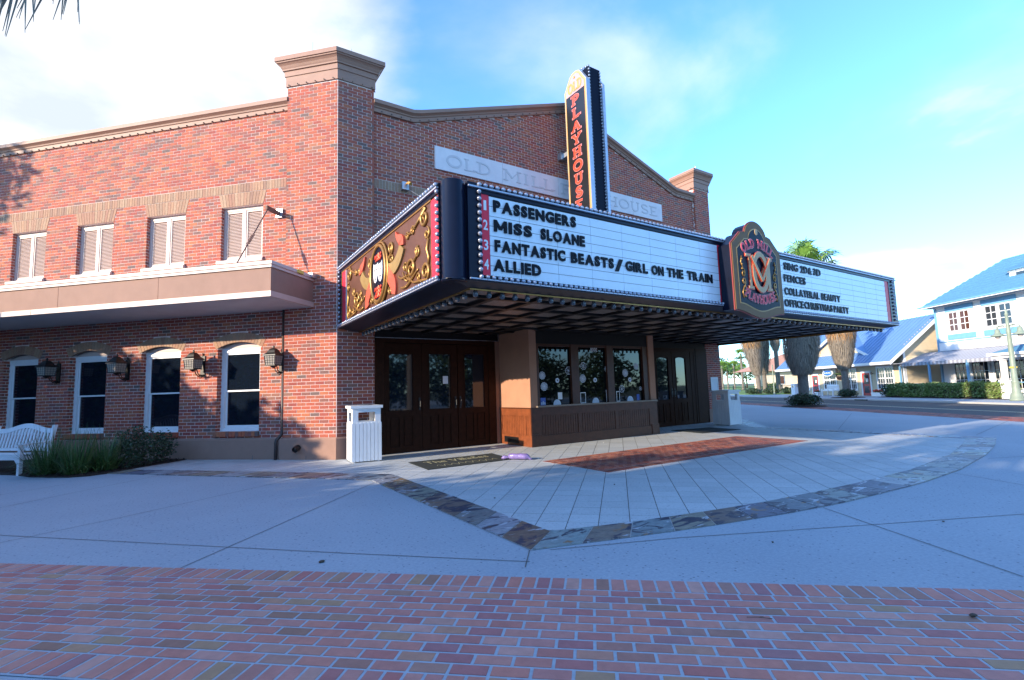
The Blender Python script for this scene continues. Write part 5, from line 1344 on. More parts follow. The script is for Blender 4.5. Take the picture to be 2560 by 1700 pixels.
# ---------------------------------------------------------------- planting by the wall
m = MB(); pts = [TL(-3.65,.04,0)[:2], (-2.72,2.38),(-3.10,2.02),(-3.33,1.80),(-3.58,1.48),(-3.80,1.28),(-4.05,1.18),(-4.30,1.22),(-4.65,1.55),(-4.96,1.91),(-5.25,2.45),(-6.4,3.9),(-8.2,5.6),TL(-13,-.9,0)[:2],TL(-13,.04,0)[:2]]
m.prism(pts, -.01, .022); bed = struct('mulch_bed', m, 'mulch')
m = MB()
for i in range(1400):
    x = random.uniform(-5.4,-2.6); y = -x+random.uniform(-3.2,-.1); y = random.uniform(1.15,3.8)
    # inside test by the bed outline
    ins = False; j = len(pts)-1
    for k in range(len(pts)):
        if (pts[k][1] > y) != (pts[j][1] > y) and x < (pts[j][0]-pts[k][0])*(y-pts[k][1])/(pts[j][1]-pts[k][1])+pts[k][0]: ins = not ins
        j = k
    if ins: leafcard(m, (x, y, .028+random.random()*.02), random.uniform(.02,.05), Vector((random.gauss(0,1), random.gauss(0,1), .15)).normalized(), .3)
tag(m.build('bark_chips', 'mulch', bed), kind='stuff')
def grass(loc, n, h, spread, label):
    t = thing('grass_clump', label, 'grass', loc, group='ornamental grasses by the bench')
    m = MB()
    for i in range(n):
        a = random.random()*2*math.pi; r0 = random.random()**.7*spread*.20; L_ = h*random.uniform(.6,1.25); lean = random.uniform(.1,1.6)
        b = Vector((r0*math.cos(a), r0*math.sin(a), 0)); a2 = a+random.gauss(0,.6); d = Vector((math.cos(a2), math.sin(a2), 0)); w = Vector((-d.y, d.x, 0))*random.uniform(.006,.014)
        prev = None
        for k in range(5):
            f = k/4; el_ = R(86-lean*32); p = b+d*(L_*math.cos(el_)*f*(1-.12*f))+Vector((0,0,max(.01, L_*(math.sin(el_)*f-.34*lean*f**2.2)))); ww = w*(1-f*.93)
            cur = (m.vert(tuple(p-ww)), m.vert(tuple(p+ww)))
            if prev: m.face((prev[0], prev[1], cur[1], cur[0]))
            prev = cur
    tag(m.build('blades', 'grass_blade', t), kind='stuff'); return t
grass((-4.75,1.98,.02), 330, .86, .9, 'strappy green grass clump overlapping the right end of the bench')
grass((-4.28,1.62,.02), 360, .84, .95, 'strappy green grass clump in the middle of the bed, nearest the paving')
grass((-3.88,1.78,.02), 300, .86, .9, 'strappy green grass clump next to the leafy shrubs')
def shrub(loc, rx, ry, rz_, n, sz, label, mat='leaf_dark', group=None, name='shrub', stems=7):
    t = thing(name, label, 'shrub', loc, group=group)
    m = MB()
    for i in range(stems):
        a = random.random()*6.28; m.tube([(0,0,0),(rx*.3*math.cos(a),ry*.3*math.sin(a),rz_*.6),(rx*.6*math.cos(a),ry*.6*math.sin(a),rz_*1.2)], [.012,.009,.004], 5)
    m.build('stems', 'bark', t)
    m = MB()
    for i in range(n):
        d = Vector((random.gauss(0,1), random.gauss(0,1), random.gauss(0,1))).normalized(); f = random.random()**.4
        b = 1+.22*math.sin(d.x*5+loc[0])*math.cos(d.y*6+d.z*4)
        leafcard(m, (d.x*rx*f*b, d.y*ry*f*b, max(.03, rz_*1.0+d.z*rz_*f*b)), sz*random.uniform(.6,1.3))
    tag(m.build('foliage', mat, t), kind='stuff'); return t
shrub((-3.42,2.02,.02), .44, .38, .40, 1900, .030, 'dark leafy shrub between the grass clumps and the window sill')
shrub((-2.98,2.42,.02), .24, .22, .33, 850, .028, 'small dark leafy shrub at the right end of the planting bed')
t = thing('garden_stake', 'thin dark stake standing in the bed below the third arched window', 'stake', (-3.20,2.30,.02)); m = MB(); m.tube([(0,0,0),(0,0,.80)], .010, 6); m.build('rod', 'lantern_metal', t)
m = MB(); m.box(-.012,-.006,.72,.012,.006,.76); m.build('hook', 'lantern_metal', t)

# ================================================================ palms
def fan_leaf(m, base, d, L_, rad, droop, nseg=22, span=230):
    d = Vector(d).normalized(); side = d.cross(Vector((0,0,1)));
    if side.length < .05: side = Vector((1,0,0))
    side.normalize(); upv = side.cross(d)
    b = Vector(base); tip = b+d*L_-Vector((0,0,droop*L_*.25)); m.tube([b, b.lerp(tip, .5)+upv*.05*L_, tip], [.02,.015,.010], 4)
    for k in range(nseg):
        a = R(-span/2+span*k/(nseg-1)); a2 = a+R(span/(nseg-1))*.9
        dd = (d*math.cos(a)+side*math.sin(a)); de = (d*math.cos(a2)+side*math.sin(a2))
        r_ = rad*random.uniform(.85,1.08)
        p1 = tip+dd*r_*.55+upv*.03; p2 = tip+de*r_*.55+upv*.03; e = tip+(dd+de)*.5*r_-Vector((0,0,droop*rad*random.uniform(.15,.6)))
        m.poly([tuple(tip), tuple(p1), tuple(e), tuple(p2)])
def palm(loc, H, r0, r1, skirt, label, nleaf=26, L_=1.1, rad=.85, rust=False, group='palms along the street', lean=(0,0), nsk=1500, strip=.55):
    t = thing('palm_tree', label, 'palm', loc, group=group)
    m = MB(); n = 14; pr = []
    N_ = 20
    for i in range(N_+1):
        f = i/N_; pr.append((r0*(1.25 if i == 0 else 1)+(r1-r0)*f+.012*(i % 2), H*f))
    m.lathe(pr, n); m.v = [(x+lean[0]*(z/H)**2, y+lean[1]*(z/H)**2, z) for x, y, z in m.v]; m.build('trunk', 'trunk', t, True)
    def ax(z): return Vector((lean[0]*(z/H)**2, lean[1]*(z/H)**2, z))
    if skirt:
        zs = [s[0] for s in skirt]
        def rad_at(z):
            for (za, ra), (zb, rb) in zip(skirt, skirt[1:]):
                if za <= z <= zb: return ra+(rb-ra)*(z-za)/(zb-za)
            return skirt[-1][1]
        m = MB(); m.lathe([(max(.05, r_*.82), z) for z, r_ in skirt], 14); m.v = [tuple(ax(z)+Vector((x, y, 0))) for x, y, z in m.v]; core = m.build('skirt_core', 'bark', t)  # dark core colour stands in for the shade between the dry fronds
        m = MB(); mr_ = MB()
        for i in range(nsk):
            z = random.uniform(zs[0]+.1, zs[-1]); a = random.random()*2*math.pi; r_ = rad_at(z)*random.uniform(.86,1.05); zl = z-strip*random.uniform(.5,1.2); rl = rad_at(max(zl, zs[0]))*random.uniform(.92,1.16)+.02
            if zl < zs[0]: zl = zs[0]-random.random()*.15
            tan_ = Vector((-math.sin(a), math.cos(a), 0)); w = random.uniform(.006,.020)
            c_ = Vector((math.cos(a), math.sin(a), 0)); p = ax(z)+c_*r_; q = ax(zl)+c_*rl+tan_*random.gauss(0,.05)
            mm = mr_ if (rust and z > zs[-1]-(zs[-1]-zs[0])*.45 and random.random() < .7) else m
            mm.poly([tuple(p-tan_*w), tuple(p+tan_*w), tuple(q+tan_*w*.4), tuple(q-tan_*w*.4)])
        tag(m.build('dry_fronds', 'palm_dry', t), kind='stuff')
        if mr_.f: tag(mr_.build('rusty_fronds', 'palm_rust', t), kind='stuff')
    if nleaf:
        m = MB(); top = ax(H)
        for i in range(nleaf):
            a = i*2.4+random.random()*.4; el = R(random.uniform(-30,80)); d = (math.cos(a)*math.cos(el), math.sin(a)*math.cos(el), math.sin(el))
            fan_leaf(m, top, d, L_*random.uniform(.8,1.15), rad*random.uniform(.85,1.1), .9)
        tag(m.build('crown', 'palm_green', t), kind='stuff')
    return t
palm(ST(25.8,14.9,0), 7.2, .25, .20, [(1.72,.40),(1.95,.58),(2.7,.79),(3.6,.84),(5.2,.80),(6.6,.62)], 'broad palm with a thick grey skirt of dead fronds, nearest the road', 30, 1.15, .95, nsk=7000, lean=(.3,-.25))
palm(ST(36.6,24.25,0), 7.6, .23, .20, [(2.15,.34),(2.5,.56),(3.6,.74),(4.7,.95),(6.4,.9)], 'palm with a tan skirt in front of the beige shop', 18, 1.0, .8, True, nsk=6000)
palm(ST(57,27.9,0), 9.2, .24, .20, [(2.2,.42),(3.2,.72),(4.4,.95),(5.8,1.1),(8,1.0)], 'leaning palm with an orange brown skirt on the far lawn', 14, 1.1, .9, True, nsk=4500, lean=(-.9,.9))
palm(ST(60,30.1,0), 9.4, .24, .2, [(2.3,.45),(3.6,.8),(5.8,1.0),(8,.9)], 'dark palm just behind the leaning one on the far lawn', 14, 1.1, .9, nsk=1800)
palm(ST(59,31.2,0), 8.6, .26, .20, [(5.0,.3),(5.8,.6),(7.6,.7)], 'slender bare trunked palm right of the leaning pair', 14, 1.0, .8, nsk=1200)
for i, (a, b, h, lab) in enumerate([(88,40.3,6.3,'small bright green palm standing alone far off beside the brick pier'),(104,43.5,5.0,'low far palm in the distant row, nearest the pier'),(106,45.4,4.8,'low far palm in the distant row, second from the pier'),(110,48.6,5.2,'low far palm in the distant row, third from the pier'),(100,45.8,4.2,'low far palm at the right end of the distant row')]):
    palm(ST(a,b,0), h, .2, .16, None, lab, 22, .9, .8, group='far palms')
# palm whose frond tips hang into the upper left corner
def camray(u, v, dist):
    x = (u-1280)/1245.79; y = (v-850)/1245.79; d = fw+r2*x-u2*y; d.normalize(); return CAM+d*dist
crown = Vector((-6.6,-6.7,5.3))
t = thing('near_palm', 'palm at the left edge with dry frond tips hanging into the upper left corner', 'palm', (crown.x, crown.y, 0))
m = MB(); pr = [(.24+.015*(i % 2)-.04*i/24, crown.z*i/24) for i in range(25)]; m.lathe(pr, 14); m.build('trunk', 'trunk', t, True)
m = MB(); base = Vector((0,0,crown.z))
for i in range(40):
    a = i*2.4; el = R(random.uniform(-15,75))
    if math.cos(a)*math.cos(el) > -.05 or math.sin(a)*math.cos(el) > .25: continue
    fan_leaf(m, base, (math.cos(a)*math.cos(el), math.sin(a)*math.cos(el), math.sin(el)), 1.0, .9, 1.0)
tag(m.build('crown', 'palm_green', t), kind='stuff')
m = MB()
for k, (u, v, n_) in enumerate([(55,-60,9),(150,-70,8),(-20,-40,6),(105,-110,5)]):
    root_ = camray(u+20, v-120, 5.0)-Vector((crown.x, crown.y, 0)); m.tube([base, (base+root_)*.5+Vector((0,0,.25)), root_], [.03,.022,.012], 5)
    for j in range(n_):
        e = camray(u+random.uniform(-70,70)-20, v+random.uniform(90,160), 4.9+random.uniform(-.3,.3))-Vector((crown.x, crown.y, 0)); mid = root_.lerp(e, .5)+Vector((random.uniform(-.02,.06), random.uniform(-.03,.03), .05))
        m.tube([root_, mid, e], [.010,.008,.0015], 4)
tag(m.build('hanging_frond_tips', 'palm_dry', t), kind='stuff')
# low planting round the street palms
shrub(ST(25.8,14.85,0), .80, .80, .34, 2600, .055, 'round dark shrub at the foot of the broad grey palm', group='shrubs round the palms')
m = MB(); m.lathe([(1.05,.0),(.95,.05),(.3,.09)], 22); o = m.build('mulch_ring', 'mulch'); o.location = ST(25.8,14.85,.003); tag(o, kind='structure')
shrub(ST(36.6,24.3,0), .72, .6, .34, 1600, .06, 'round dark shrub at the foot of the tan palm by the shop', group='shrubs round the palms')
m = MB(); m.lathe([(1.1,.0),(.95,.04),(.3,.06)], 22); o = m.build('mulch_ring', 'mulch'); o.location = ST(36.6,24.3,.002); tag(o, kind='structure')
for a, b, lab in [(57,27.2,'low green shrub at the left end of the lawn edge'),(55,28.2,'low green shrub under the leaning palm'),(53.5,29.3,'low green shrub between the leaning palm and the slender palm'),(51,29.0,'low green shrub left of the distant trash can')]:
    shrub(ST(a,b,0), 1.0, .8, .36, 900, .09, lab, group='low shrubs on the lawn edge')
# ================================================================ the beige shop across the road
def local(name, label, cat, a0, b0, group=None):
    t = thing(name, label, cat, ST(a0, b0, 0), YAW, group); return t, TS(a0, b0)
t, T = local('shop', 'beige clapboard shop with a blue metal roof and red doors across the road', 'shop', 42.7, 29.5)
SA0, SA1, SB = 35.62, 49.9, 27.9
m = MB(T); m.box(SA0, SB+.02, 0, SA1, SB+6.2, 2.6); m.build('wall', 'siding_beige', t)
# clapboards on the front and the gable end
z = 0.0; k = 0
while z < 2.5:
    m = MB(T); m.prism([(SB+.02,z),(SB-.004,z),(SB+.012,z+.165),(SB+.02,z+.165)], SA0, SA1, 'x'); m.build('clapboard', 'siding_beige', t); z += .17
EB, EZ, RBk, RZ = SB-1.25, 2.42, SB+2.75, 5.75
sl_ = (RZ-EZ)/(RBk-EB)
def roofz(b): return EZ+(b-EB)*sl_ if b < RBk else RZ-(b-RBk)*sl_
z = .0
while z < roofz(RBk)-.1:
    # width of the gable at this height
    lo = SB if z < roofz(SB) else EB+(z-EZ)/sl_
    hi = 2*RBk-lo
    m = MB(T); m.box(SA0-.03+(.012 if k % 2 else 0), lo, z, SA0, min(hi, SB+6.2) if z < 2.6 else hi, z+.165); m.build('clapboard', 'siding_beige', t); z += .17
m = MB(T); m.prism([(SB,2.5),(SB,roofz(SB)-.1),(RBk,RZ-.1),(2*RBk-SB,roofz(SB)-.1),(2*RBk-SB,2.5)], SA0, SA1, 'x'); m.build('gable_end', 'siding_beige', t)
m = MB(T)
for s_ in (1, -1):
    q = [(EB,EZ),(RBk,RZ)] if s_ > 0 else [(RBk,RZ),(2*RBk-EB,EZ)]
    m.prism([(q[0][0],q[0][1]),(q[1][0],q[1][1]),(q[1][0],q[1][1]+.10),(q[0][0],q[0][1]+.10)], SA0-.35, SA1+.9, 'x')
roof = m.build('roof', 'metal_roof', t)
m = MB(T); a = SA0-.3
while a < SA1+.85:
    m.prism([(EB,EZ+.10),(RBk,RZ+.10),(RBk,RZ+.135),(EB,EZ+.135)], a, a+.03, 'x'); a += .42
tag(m.build('standing_seams', 'metal_roof', roof), kind='stuff')
m = MB(T); m.prism([(EB-.02,EZ-.16),(RBk,RZ-.16),(2*RBk-EB,EZ-.16),(2*RBk-EB,EZ+.10),(RBk,RZ+.12),(EB-.02,EZ+.10)], SA0-.39, SA0-.35, 'x'); m.box(SA0-.39, EB-.05, EZ-.10, SA1+.9, EB-.001, EZ+.09); m.build('rake_board', 'white_paint', roof)
m = MB(T); m.box(SA0-.05, SB-.06, 0, SA0+.12, SB-.0045, 2.6); m.box(SA0-.05, SB-.06, 0, SA0-.031, SB+.1, 3.4); m.build('corner_board', 'white_paint', t)
m = MB(T); m.box(SA0-.3, EB, EZ-.12, SA1+.9, SB-.02, EZ-.08); m.build('soffit', 'soffit_white', t)
# cross gable
ca0, ca1, cz, cp = 38.6, 46.9, 3.15, 5.05
cm = (ca0+ca1)/2; cb = SB-.15
m = MB(T); m.prism([(ca0,cz-.3),(ca1,cz-.3),(ca1,cz),(cm,cp),(ca0,cz)], cb, cb+.1, 'y'); m.build('front_gable', 'siding_beige', t)
m = MB(T); rb = EB+(cp-EZ)/sl_; eb = EB+(cz-EZ)/sl_
for s_, e in ((1, ca0-.35), (-1, ca1+.35)):
    ez = cz-.35*(cp-cz)/(cm-ca0)
    m.poly([(e,cb-.3,ez+.08),(cm,cb-.3,cp+.08),(cm,rb+.3,cp+.08),(e,eb+.1,ez+.08)]); m.poly([(e,cb-.3,ez),(cm,cb-.3,cp),(cm,rb+.3,cp),(e,eb+.1,ez)])
m.build('gable_roof', 'metal_roof', roof)
m = MB(T)
for e in (ca0-.35, ca1+.35):
    ez = cz-.35*(cp-cz)/(cm-ca0); m.prism([(e,ez-.12),(cm,cp-.14),(cm,cp+.09),(e,ez+.10)], cb-.34, cb-.3, 'y')
m.build('gable_rake', 'white_paint', roof)
def shop_window(a0, a1, z0, z1, cols=3, rows_=4):
    m = MB(T); e = .11
    m.box(a0-e, SB-.05, z0-e, a1+e, SB-.0045, z0); m.box(a0-e, SB-.05, z1, a1+e, SB-.0045, z1+e*1.4); m.box(a0-e, SB-.05, z0, a0, SB-.0045, z1); m.box(a1, SB-.05, z0, a1+e, SB-.0045, z1)
    am = (a0+a1)/2; m.box(am-.05, SB-.045, z0, am+.05, SB-.0045, z1); zm = (z0+z1)/2; m.box(a0, SB-.042, zm-.035, a1, SB-.0045, zm+.035)
    w = m.build('window', 'white_paint', t)
    for x0, x1 in ((a0, am-.05), (am+.05, a1)):
        m = MB(T); m.box(x0, SB-.012, z0, x1, SB-.005, z1); m.build('pane', 'pane', w)
        m = MB(T)
        for i in range(1, cols): x = x0+(x1-x0)*i/cols; m.box(x-.012, SB-.026, z0, x+.012, SB-.0125, z1)
        for i in range(1, rows_): zz = z0+(z1-z0)*i/rows_; m.box(x0, SB-.027, zz-.012, x1, SB-.0128, zz+.012)
        m.build('glazing_bars', 'white_paint', w)
    m = MB(T); m.box(a0-.16, SB-.10, z0-e-.05, a1+.16, SB-.0045, z0-e); m.build('sill', 'white_paint', w)
for a0, a1 in ((36.75,38.3),(40.72,42.0),(43.28,44.9),(47.25,48.4)): shop_window(a0, a1, .56, 2.10)
def red_door(a0, a1):
    m = MB(T); e = .13; m.box(a0-e, SB-.05, 0, a0, SB-.0045, 1.93); m.box(a1, SB-.05, 0, a1+e, SB-.0045, 1.93); m.box(a0-e, SB-.05, 1.78, a1+e, SB-.0045, 1.95); m.build('door_trim', 'white_paint', t)
    m = MB(T); m.box(a0+.003, SB-.03, .02, a1-.003, SB-.005, 1.775); d = m.build('door', 'red_door', t)
    m = MB(T); m.box(a0+.17, SB-.036, .92, a1-.17, SB-.0305, 1.66); m.build('pane', 'pane', d); m = MB(T); m.box(a0+.17, SB-.036, .22, a1-.17, SB-.0305, .76); m.build('pane', 'pane', d)
    m = MB(T); m.box(a0+.25, SB-.040, 1.1, a0+.45, SB-.0362, 1.36); m.build('paper', 'paper', d)
red_door(39.12, 40.02); red_door(45.78, 46.68)
# oval shop sign
t2, T2 = local('oval_sign', 'oval blue and white sign hanging at the beige shop', 'sign', 43.4, 27.3)
m = MB(T2); n = 28; m.prism([(43.4+.70*math.cos(2*math.pi*i/n), 1.92+.28*math.sin(2*math.pi*i/n)) for i in range(n)], 27.32, 27.27, 'y'); m.build('board', 'white_paint', t2)
m = MB(T2); m.prism([(43.4+.60*math.cos(2*math.pi*i/n), 1.92+.225*math.sin(2*math.pi*i/n)) for i in range(n)], 27.269, 27.26, 'y'); m.build('blue_field', 'sign_blue', t2)
m = MB(T2)
x = 42.95
for k in range(9): m.box(x, 27.259, 1.90, x+.08, 27.255, 1.945+.02*(k % 3)); x += .103
m.build('white_lettering', 'white_paint', t2)
m = MB(T2); m.box(42.9,27.31,2.15,42.93,27.33,2.34); m.box(43.87,27.31,2.15,43.9,27.33,2.34); m.build('hanger', 'lantern_metal', t2)
# hanging basket, bench and flower boxes at the shop
t2, T2 = local('hanging_basket', 'terracotta hanging flower basket beside the tan palm trunk', 'basket', 40.9, 26.7)
m = MB(T2); m.T = ident; m.lathe([(.12,1.30),(.24,1.40),(.30,1.58),(.31,1.62),(.27,1.62)], 14); m.build('bowl', 'terracotta', t2)
m = MB(); [leafcard(m, (random.gauss(0,.16), random.gauss(0,.16), 1.68+random.random()*.16), .09) for i in range(160)]; m.build('foliage', 'leaf', t2)
m = MB(); [m.tube([(x,y,1.6),(0,0,2.3)], .008, 4) for x, y in ((.28,0),(-.14,.24),(-.14,-.24))]; m.build('chain', 'lantern_metal', t2)
t2, T2 = local('shop_bench', 'white slatted bench in front of the beige shop window', 'bench', 42.3, 26.7)
m = MB(T2); 
for a in (41.55, 43.0): m.box(a, 26.4, 0, a+.08, 26.48, .6); m.box(a, 26.9, 0, a+.08, 26.98, .9)
m.build('legs', 'white_paint', t2); m = MB(T2); m.box(41.5,26.38,.40,43.1,26.92,.46); m.build('seat', 'white_paint', t2)
m = MB(T2); m.box(41.5,26.90,.80,43.1,26.95,.92); m.box(41.5,26.90,.5,43.1,26.95,.56)
for i in range(14): m.box(41.56+i*.11,26.905,.56,41.62+i*.11,26.945,.80)
m.build('backrest', 'white_paint', t2)
def planter(a, b, w, lab):
    t2, T2 = local('flower_box', lab, 'planter', a, b)
    m = MB(T2); m.prism([(a-w*.45,.0),(a+w*.45,.0),(a+w*.5,.28),(a-w*.5,.28)], b-.16, b+.16, 'y'); m.build('box', 'white_paint', t2)
    m = MB(); [leafcard(m, (random.uniform(-w*.4,w*.4), random.uniform(-.12,.12), .30+random.random()*.15), .06) for i in range(120)]; m.build('foliage', 'leaf', t2)
    m = MB(); [m.ball((random.uniform(-w*.4,w*.4), random.uniform(-.12,.12), .36+random.random()*.12), .055, 6, 4) for i in range(16)]; m.build('blooms', 'flower_red', t2)
planter(37.5, 27.2, 1.1, 'white flower box of red blooms under the right shop window'); planter(45.1, 27.3, .5, 'small white flower pot beside the left red door')
# wall lamp of the shop
t2, T2 = local('shop_lamp', 'small round lamp on the wall right of the nearer red door', 'lamp', 38.78, 27.75)
m = MB(); m.lathe([(.03,1.62),(.07,1.66),(.08,1.74),(.05,1.80),(.02,1.84)], 10); m.build('shade', 'lantern_glass', t2); m = MB(); m.box(-.02,-.14,1.70,.02,.0,1.74); m.build('arm', 'lantern_metal', t2)
m = MB(T); m.box(33.0,22.47,-.058,33.9,22.499,.0); 
o = MB(ST); o.box(32.0,22.40,-.058,33.1,22.499,.012); o = struct('storm_drain', o, 'black')

# ================================================================ the white and blue house
HB, HA0, HA1 = 29.5, 21.5, 34.35
t, T = local('house', 'two storey white house with light blue roof, blue trim and a striped awning', 'house', 28, 33)
m = MB(T); m.box(HA0, HB+.02, 0, HA1, HB+8, 6.15); m.build('wall', 'siding_white', t)
z = 3.1
while z < 6.1:
    m = MB(T); m.prism([(HB+.02,z),(HB,z),(HB+.014,z+.16),(HB+.02,z+.16)], HA0, HA1, 'x'); m.build('clapboard', 'siding_white', t); z += .165
m = MB(T); m.box(HA1-.02, HB-.05, 0, HA1+.14, HB+.15, 6.15); m.build('corner_post', 'blue_trim', t)
m = MB(T); m.box(HA0, HB-.06, 3.05, HA1-.025, HB-.002, 3.6); m.build('belt_board', 'siding_white', t); m = MB(T); m.box(HA0, HB-.09, 3.6, HA1-.025, HB-.002, 3.67); m.build('belt_moulding', 'blue_trim', t)
m = MB(T); m.box(HA0, HB-.16, 6.0, HA1+.2, HB-.003, 6.15); m.build('frieze', 'siding_white', t)
def hwin(a0, a1):
    for z0, z1 in ((5.62,6.0),(3.74,4.10)):
        m = MB(T); m.box(a0-.35, HB-.045, z0, a1+.25, HB-.003, z1); p = m.build('blue_panel', 'blue_trim', t)
        m = MB(T); 
        for i in range(1, 6): x = a0-.35+(a1-a0+.6)*i/6; m.box(x-.015, HB-.052, z0, x+.015, HB-.0455, z1)
        m.build('batten', 'blue_trim', p)
    am = (a0+a1)/2
    m = MB(T); e = .10
    m.box(a0-e, HB-.06, 4.2, a1+e, HB-.003, 4.33); m.box(a0-e, HB-.06, 5.53, a1+e, HB-.003, 5.61)
    for x0, x1 in ((a0-e, a0), (am-.10, am+.10), (a1, a1+e)): m.box(x0, HB-.06, 4.33, x1, HB-.003, 5.53)
    w = m.build('window', 'white_paint', t)
    for x0, x1 in ((a0, am-.10), (am+.10, a1)):
        m = MB(T); m.box(x0, HB-.012, 4.33, x1, HB-.004, 5.53); m.build('pane', 'brown_glass' if a0 > 31 else 'pane', w)
        m = MB(T); xm = (x0+x1)/2; m.box(xm-.02, HB-.03, 4.33, xm+.02, HB-.0125, 5.53)
        for zz in (4.73,5.13): m.box(x0, HB-.031, zz-.02, x1, HB-.0128, zz+.02)
        m.build('glazing_bars', 'white_paint', w)
hwin(31.9, 33.35); hwin(29.15, 30.75); hwin(26.3, 27.9)
def rfz(d): return 6.15+d*.80
m = MB(T); ov = .85; e0, e1, f0, f1 = HA0-.5, HA1+.35, HB-ov, HB+8.8
tt = 3.05
rid = rfz(tt+.0)
P_ = [(e1,f0,6.12),(e0,f0,6.12),(e0,f1,6.12),(e1,f1,6.12)]
m.poly([P_[0], P_[1], (e0,f0+tt,rid), (e1-tt,f0+tt,rid)]); m.poly([P_[3], P_[0], (e1-tt,f0+tt,rid), (e1-tt,f1-tt,rid)]); m.poly([(e1-tt,f0+tt,rid),(e0,f0+tt,rid),(e0,f1-tt,rid),(e1-tt,f1-tt,rid)]); m.poly([P_[2], P_[3], (e1-tt,f1-tt,rid), (e0,f1-tt,rid)]); m.poly([P_[1],P_[2],(e0,f1-tt,rid),(e0,f0+tt,rid)])
m.poly(P_); roof = m.build('roof', 'shingle_blue', t)
# shingle courses with a real edge
k = 0
d = .12
while d < tt:
    m = MB(T); z = 6.12+d*(rid-6.12)/tt; s = (rid-6.12)/tt
    m.prism([(f0+d,z),(f0+d+.03,z+.055),(f0+d+.26,z+.26*s+.012),(f0+d+.26,z+.26*s)], e0, e1-d-.12, 'x'); m.build('shingle_course', 'shingle_blue', roof); d += .235
m = MB(T); m.box(e0, f0-.03, 6.02, e1+.03, f0, 6.14); m.box(e1, f0, 6.02, e1+.03, f1, 6.14); m.build('fascia', 'siding_white', roof)
m = MB(T); m.box(e0, f0-.10, 6.09, e1+.05, f0-.031, 6.16); m.build('gutter', 'blue_trim', roof)
# shed dormer
m = MB(T); m.prism([(f0+1.25,7.05),(f0+1.25,7.38),(f0+1.15,7.40),(f0+1.15,7.48),(f0+2.4,8.0),(f0+2.4,7.6)], 24.5, 29.4, 'x'); dm_ = m.build('dormer', 'siding_white', roof)
m = MB(T); m.prism([(f0+1.05,7.45),(f0+1.05,7.52),(f0+2.5,8.12),(f0+2.5,8.05)], 24.3, 29.6, 'x'); m.build('dormer_roof', 'shingle_blue', dm_); m = MB(T); m.box(24.9,f0+1.24,7.1,29.0,f0+1.249,7.32); m.build('dormer_louvre', 'pane', dm_)
# ground floor glazing
for a0, a1 in ((31.0,33.35),(28.6,30.6),(25.9,28.1)):
    m = MB(T); m.box(a0-.1, HB-.06, .5, a0, HB-.003, 2.15); m.box(a1, HB-.06, .5, a1+.1, HB-.003, 2.15); m.box(a0-.1, HB-.06, 2.15, a1+.1, HB-.003, 2.25); m.box((a0+a1)/2-.08, HB-.06, .5, (a0+a1)/2+.08, HB-.003, 2.15); w = m.build('shop_window', 'white_paint', t)
    m = MB(T); m.box(a0, HB-.012, .5, (a0+a1)/2-.08, HB-.004, 2.15); m.box((a0+a1)/2+.08, HB-.012, .5, a1, HB-.004, 2.15); m.build('pane', 'glass', w)
    m = MB(T)
    for i in range(1, 8):
        if i == 4: continue
        x = a0+(a1-a0)*i/8; m.box(x-.015, HB-.03, .5, x+.015, HB-.0125, 2.15)
    for zz in (1.05,1.6): m.box(a0, HB-.031, zz-.015, (a0+a1)/2-.08, HB-.0128, zz+.015); m.box((a0+a1)/2+.08, HB-.031, zz-.015, a1, HB-.0128, zz+.015)
    m.build('glazing_bars', 'siding_white', w)
# awning with scalloped stripes
AW0, AW1, AB, AZ, ATZ = 25.0, 35.75, 27.5, 2.32, 3.03
aw = MB(T); n = 72; aw.cm = 0
for i in range(n):
    a0, a1 = AW0+(AW1-AW0)*i/n, AW0+(AW1-AW0)*(i+1)/n; aw.cm = i % 2
    bt = HB-.02 if a1 < HA1+.1 else HB-.02
    aw.poly([(a0,AB,AZ),(a1,AB,AZ),(a1,bt,ATZ),(a0,bt,ATZ)])
    mz = [(a0+(a1-a0)*k/6, AZ-.17-.05*math.sin(math.pi*k/6)) for k in range(7)]
    aw.poly([(a0,AB,AZ),(a1,AB,AZ)]+[(a,AB,z) for a, z in mz[::-1]])
awo = aw.build('awning', ['awning_a','awning_b'], t)
m = MB(T); m.tube([(AW0,AB+.03,AZ-.03),(AW1,AB+.03,AZ-.03)], .025, 6); m.tube([(AW1,AB+.03,AZ-.03),(AW1,HB-.05,ATZ-.05)], .02, 6); m.build('awning_frame', 'blue_trim', awo)
for a in (35.6,33.1,30.3,27.65): m = MB(T); m.box(a-.05, AB+.0, 0, a+.05, AB+.1, AZ-.06); m.build('awning_post', 'blue_trim', awo)
m = MB(T); m.box(AW0, AB+.03, .84, 35.6, AB+.07, .90); m.box(AW0, AB+.03, .45, 35.6, AB+.07, .49); m.build('rail', 'blue_trim', awo)
# stair at the side
m = MB(T)
for i in range(7): m.box(34.6+.0, HB+.2+i*.27, 0, 35.4, HB+.45+i*.27, .18*(i+1))
m.build('stair', 'blue_trim', t)
m = MB(T); m.tube([(34.65,HB+.25,1.0),(34.65,HB+2.0,2.2)], .025, 5); m.tube([(34.65,HB+.25,0),(34.65,HB+.25,1.0)], .025, 5); m.tube([(34.65,HB+2.0,1.2),(34.65,HB+2.0,2.2)], .025, 5); m.build('handrail', 'blue_trim', t)
